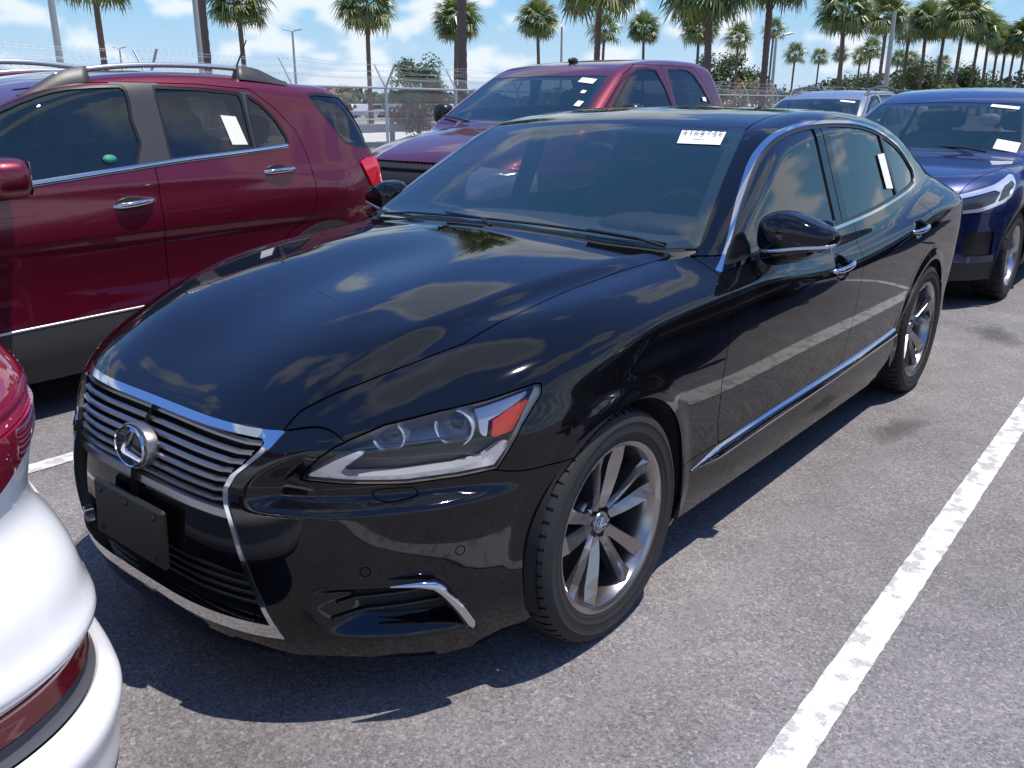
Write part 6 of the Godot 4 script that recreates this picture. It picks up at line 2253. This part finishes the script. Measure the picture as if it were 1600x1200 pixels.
	for q in list:
		var h: float = 1.495 + q[2] / 1357.6 * q[1] - 0.1
		var k: float = h / 8.6
		var kind: int = q[4]
		var o: Node3D
		if first[kind]:
			first[kind] = false
			o = protos[kind]
			o.set_meta("label", q[5])
			o.set_meta("group", grp)
			o.position = spot(q[0], q[1])
		else:
			o = copy(protos[kind], q[5], spot(q[0], q[1]), float(q[0]) * 0.7)
		# the trunk is as long as the crown is high; the crown keeps its own size
		for ch in o.get_children():
			if ch.name.begins_with("trunk"):
				ch.scale = Vector3(1.0, k, 1.0)
			else:
				var at: Vector3 = ch.position
				var s: float = q[3]
				if ch.name.begins_with("frond"):
					var top := Vector3(0, 8.6, 0)
					ch.position = Vector3(at.x, h + (at.y - 8.6) * s, at.z)
					ch.scale *= s
				else:
					ch.scale = Vector3.ONE * s
					ch.position = Vector3(0, h - 8.6 * s, 0)
	var dark := [mat("leaf_dark", Color(0.030, 0.055, 0.020), 0.6), mat("leaf_mid", Color(0.055, 0.090, 0.028), 0.6)]
	var mid := [mat("leaf_mid", Color(0.055, 0.090, 0.028), 0.6), mat("leaf_olive", Color(0.10, 0.12, 0.04), 0.6)]
	leafy("broadleaf_tree", "round dark tree between the bent fence post and the near bare trunk", "tree", "", 11, spot(662, 92), 6.4, 7.5, 0.2, 5200, 0.16, dark)
	leafy("flowering_bush", "tall loose bush with red flowers behind the chain-link fence", "bush", "", 12, spot(655, 34), 2.35, 2.9, 0.07, 3600, 0.055, [mid[0], mid[1], mat("flower_red", Color(0.42, 0.06, 0.05), 0.6)])
	leafy("flowering_bush", "low bush with orange flowers left of the silver SUV", "bush", "", 13, spot(1178, 60), 3.2, 5.0, 0.07, 2600, 0.10, [mid[0], mid[1], mat("flower_orange", Color(0.40, 0.12, 0.05), 0.6)])
	leafy("broadleaf_tree", "dark bushy tree right of the pickup truck's cab", "tree", "", 14, spot(1128, 135), 9.0, 11.0, 0.25, 5200, 0.24, dark)
	leafy("broadleaf_tree", "dark tree behind the low palms above the silver SUV", "tree", "", 15, spot(1335, 190), 7.5, 14.0, 0.25, 4200, 0.30, dark)
	leafy("broadleaf_tree", "dense tree among the palms above the left end of the blue SUV", "tree", "", 16, spot(1437, 165), 9.5, 13.0, 0.25, 5200, 0.28, mid)
	leafy("broadleaf_tree", "grey-green tree behind the palms above the blue SUV's windshield", "tree", "", 17, spot(1502, 170), 9.0, 12.0, 0.25, 5200, 0.28, dark)
	leafy("broadleaf_tree", "small tree far behind the pickup truck's roof", "tree", "", 18, spot(958, 260), 13.0, 12.0, 0.3, 2600, 0.4, dark)
	# low hedge rows and the far line of woods
	var i := 0
	for q in [[430, 120, 3.6], [465, 118, 3.4], [505, 122, 4.0], [540, 120, 3.7], [395, 125, 3.5], [605, 130, 3.2]]:
		leafy("clipped_bush", ["leftmost olive bush low over the fence rail beside the dark red SUV", "second olive bush from the left above the fence rail", "tallest olive bush in the row above the fence rail", "olive bush left of the bent fence post in the row above the rail", "olive bush half behind the dark red SUV's roof end", "olive bush right of the bent fence post"][i], "bush", "olive bushes beyond the fence", 40 + i, spot(q[0], q[1]), q[2], 4.2, 0.12, 900, 0.16, mid)
		i += 1
	woods()
func woods():
	var r := RandomNumberGenerator.new()
	r.seed = 91
	var tones := [mat("woods_dark", Color(0.030, 0.050, 0.022), 0.7), mat("woods_mid", Color(0.055, 0.080, 0.030), 0.7)]
	for k in 2:
		var st := begin()
		st.set_smooth_group(-1)
		for i in 15000:
			var px := r.randf_range(-500, 2300)
			var dep := r.randf_range(270, 330)
			var hump := 0.5 + 0.5 * sin(px * 0.021 + k) * sin(px * 0.0077 + 1.3) + 0.25 * sin(px * 0.06)
			var tall := (5.5 if px < 1050 else 9.0) * (0.65 + 0.6 * hump)
			var p := spot(px, dep) + Vector3(0, tall * pow(r.randf(), 0.7), 0)
			var u := Vector3(r.randfn(), r.randfn() * 0.5, r.randfn()).normalized() * r.randf_range(0.5, 1.1)
			var v := u.cross(Vector3(r.randfn(), r.randfn(), r.randfn())).normalized() * 0.6
			quad(st, p - u, p - v, p + u, p + v)
		var w := part("distant_woods", done(st), tones[k], self)
		w.name = numbered("distant_woods")
		w.set_meta("kind", "stuff")
		w.set_meta("label", "far dark green line of woods along the horizon")
		w.set_meta("category", "woods")
func poles():
	light_pole("bare grey pole leaning out at the upper left above the dark red SUV", spot(104, 30), 13.0, 0.10, 0)
	light_pole("grey pole tight against the near thick palm trunk", spot(321, 29), 13.0, 0.08, 0)
	light_pole("lamp post with two heads left of the palm behind the bent fence post", spot(465, 110), 10.0, 0.16, 2)
	light_pole("small distant lamp post with two heads above the dark red SUV's roof rail", spot(198, 160), 11.0, 0.16, 2)
	light_pole("grey pole right of the palm with dry fronds, behind the pickup truck", spot(876, 95), 9.3, 0.13, 0)
	light_pole("pale grey pole right beside the tall palm near the silver SUV", spot(1204, 62), 5.9, 0.11, 1)
	light_pole("slanted grey pole in front of the palms above the silver SUV", spot(1380, 70), 8.4, 0.20, 0)
	var o := thing("guard_rail", "grey metal guard rail on short posts behind the chain-link fence", "guard rail")
	var zinc := mat("galvanised", Color(0.42, 0.44, 0.46), 0.45, 0.6)
	part("rail", box_mesh(Vector3(90, 0.30, 0.06), 0.02), zinc, o, Transform3D(Basis(), Vector3(-35, 0.62, 23.5)))
	for i in 30:
		part("post", box_mesh(Vector3(0.16, 0.9, 0.16), 0.02), mat("post_wood", Color(0.30, 0.27, 0.24), 0.9), o, Transform3D(Basis(), Vector3(8.0 - 3.0 * i, 0.45, 23.62)))
	var w := thing("rail_fence", "low grey rail fence beyond the pale service road", "fence")
	for k in 2:
		part("rail", tube_mesh([Vector3(20, 0.55 + 0.5 * k, 42), Vector3(-110, 0.55 + 0.5 * k, 42)], 0.045, 6), zinc, w)
	for i in 44:
		part("post", tube_mesh([Vector3(20 - 3.0 * i, 0, 42), Vector3(20 - 3.0 * i, 1.1, 42)], 0.05, 6), zinc, w)
	var sh := thing("low_building", "long low pale building with a red roof far beyond the fence", "building", Vector3(-95, 0, 160))
	part("wall", box_mesh(Vector3(70, 3.4, 12), 0.05, Transform3D(Basis(), Vector3(0, 1.7, 0))), mat("pale_wall", Color(0.55, 0.52, 0.48), 0.9), sh)
	part("roof", prism_mesh([Vector2(-7, 3.4), Vector2(7, 3.4), Vector2(0, 5.2)], -36, 36, 0.0, Transform3D(Basis(Vector3.UP, PI / 2), Vector3.ZERO)), mat("roof_red", Color(0.22, 0.08, 0.06), 0.8), sh)
func far_cars(proto: Node3D):
	# plain copies: too far to show their parts
	var st := begin()
	var r := RandomNumberGenerator.new()
	r.seed = 6
	var body := prism_mesh([Vector2(-2.2, 0.3), Vector2(2.1, 0.3), Vector2(2.15, 0.75), Vector2(1.3, 0.95), Vector2(0.6, 1.45), Vector2(-1.7, 1.5), Vector2(-2.2, 1.0)], -0.85, 0.85, 0.12)
	var glassy := prism_mesh([Vector2(1.1, 0.98), Vector2(0.55, 1.38), Vector2(-1.6, 1.42), Vector2(-1.95, 1.02)], -0.86, 0.87, 0.02)
	var tone := [["white", Color(0.7, 0.7, 0.7)], ["maroon", Color(0.10, 0.01, 0.015)], ["blue", Color(0.03, 0.05, 0.16)], ["grey", Color(0.15, 0.15, 0.16)], ["black", Color(0.01, 0.01, 0.012)], ["silver", Color(0.35, 0.36, 0.38)]]
	var count := {}
	for i in 26:
		var q: Array = tone[(i * 5 + i / 4) % 6]
		var px := 430.0 + 16.0 * i if i < 18 else 1050.0 + 22.0 * (i - 18)
		var dep := 96.0 + (i % 3) * 5.0 if i < 18 else 100.0
		count[q[0]] = count.get(q[0], 0) + 1
		var rank: String = ["first", "second", "third", "fourth", "fifth", "sixth", "seventh", "eighth"][count[q[0]] - 1]
		var o := thing("distant_car", "%s %s car from the left in the far lot behind the fence" % [rank, q[0]], "car", spot(px, dep), 0.5 + 0.2 * sin(i * 2.0), "cars in the far lot")
		part("body", body, mat("far_" + q[0], q[1], 0.25), o)
		part("window", glassy, mat("far_glass", Color(0.02, 0.03, 0.04), 0.1), o)
		for w in [[-1.35, -0.8], [1.3, -0.8], [-1.35, 0.8], [1.3, 0.8]]:
			part("wheel", lathe_mesh([Vector2(0.32, -0.1), Vector2(0.32, 0.1), Vector2(0, 0.1)], 14), mat("rubber", Color(0.016, 0.016, 0.017), 0.75), o, Transform3D(Basis(), Vector3(w[0], 0.32, w[1])))
func set_up():
	var cam := Camera3D.new()
	cam.name = "camera"
	cam.fov = 47.686
	cam.near = 0.05
	cam.far = 1500.0
	add_child(cam)
	cam.look_at_from_position(Vector3(1.908, 1.495, -2.111), Vector3(1.908, 1.495, -2.111) + Vector3(-0.7338, -0.3068, 0.6062))
	cam.current = true
	var sun := DirectionalLight3D.new()
	sun.name = "sun"
	sun.light_energy = 1.6
	sun.light_color = Color(1.0, 0.975, 0.94)
	sun.light_angular_distance = 0.5
	sun.shadow_enabled = true
	add_child(sun)
	sun.look_at_from_position(Vector3(-1.7, 10, -2.4), Vector3.ZERO)
	var we := WorldEnvironment.new()
	we.name = "world"
	var e := Environment.new()
	e.background_mode = Environment.BG_SKY
	e.tonemap_mode = Environment.TONE_MAPPER_LINEAR
	e.tonemap_exposure = 1.1
	e.sdfgi_enabled = true
	e.ssao_enabled = true
	e.ssil_enabled = true
	var sky := Sky.new()
	var pm := PanoramaSkyMaterial.new()
	pm.panorama = ImageTexture.create_from_image(sky_image(1600))
	sky.sky_material = pm
	e.sky = sky
	e.background_energy_multiplier = 1.0
	we.environment = e
	add_child(we)
func sky_image(w: int) -> Image:
	var h := w / 2
	var im := Image.create_empty(w, h, false, Image.FORMAT_RGBF)
	var puff := FastNoiseLite.new()
	puff.seed = 14
	puff.frequency = 1.0
	puff.fractal_octaves = 6
	puff.fractal_gain = 0.5
	var big := FastNoiseLite.new()
	big.seed = 5
	big.frequency = 1.0
	big.fractal_octaves = 3
	im.fill(Color(0.45, 0.5, 0.52))
	for y in h / 2 + 2:
		var th := PI * (y + 0.5) / h
		var up := cos(th)
		var s := sin(th)
		var e := maxf(up, 0.0)
		var base := Color(0.53, 0.69, 0.84).lerp(Color(0.25, 0.55, 0.84), smoothstep(0.0, 0.15, up)).lerp(Color(0.125, 0.29, 0.80), smoothstep(0.10, 0.42, up)).lerp(Color(0.085, 0.225, 0.68), smoothstep(0.45, 1.0, up))
		var hi := smoothstep(0.12, 0.4, up)
		var k := 1.0 / (e + 0.22)
		for x in w:
			var a := TAU * ((x + 0.5) / w - 0.5)
			var dx := sin(a) * s
			var dz := -cos(a) * s
			# low clouds keep their puffy outline, high ones spread out over a layer
			var n0 := puff.get_noise_3d(dx * 10.0, up * 25.0, dz * 10.0) if hi < 1.0 else 0.0
			var n1 := puff.get_noise_3d(dx * k * 1.25, 4.0 + up * 2.0, dz * k * 1.25) if hi > 0.0 else 0.0
			var c := lerpf(n0, n1, hi) + 0.35 * big.get_noise_3d(dx * 2.2, up * 3.0, dz * 2.2)
			var bank := smoothstep(0.05, 0.16, up) * (1.0 - smoothstep(0.30, 0.46, up))
			c += 0.13 * bank
			var cover := smoothstep(lerpf(0.05, 0.15, hi), lerpf(0.28, 0.36, hi), c)
			if cover > 0.0:
				var thick := smoothstep(0.16, 0.5, c)
				var lit := Color(0.90, 0.94, 0.98).lerp(Color(0.44, 0.52, 0.66), thick * smoothstep(0.10, 0.40, up))
				im.set_pixel(x, y, base.lerp(lit, cover * lerpf(0.70, 0.94, smoothstep(0.02, 0.2, up))))
			else:
				im.set_pixel(x, y, base)
	return im
func _ready():
	set_up()
	ground_and_lines()
	fence()
	sedan()
	red_suv()
	pickup()
	var b := blue_suv()
	more_suvs(b)
	white_car()
	plants()
	poles()
	far_cars(b)
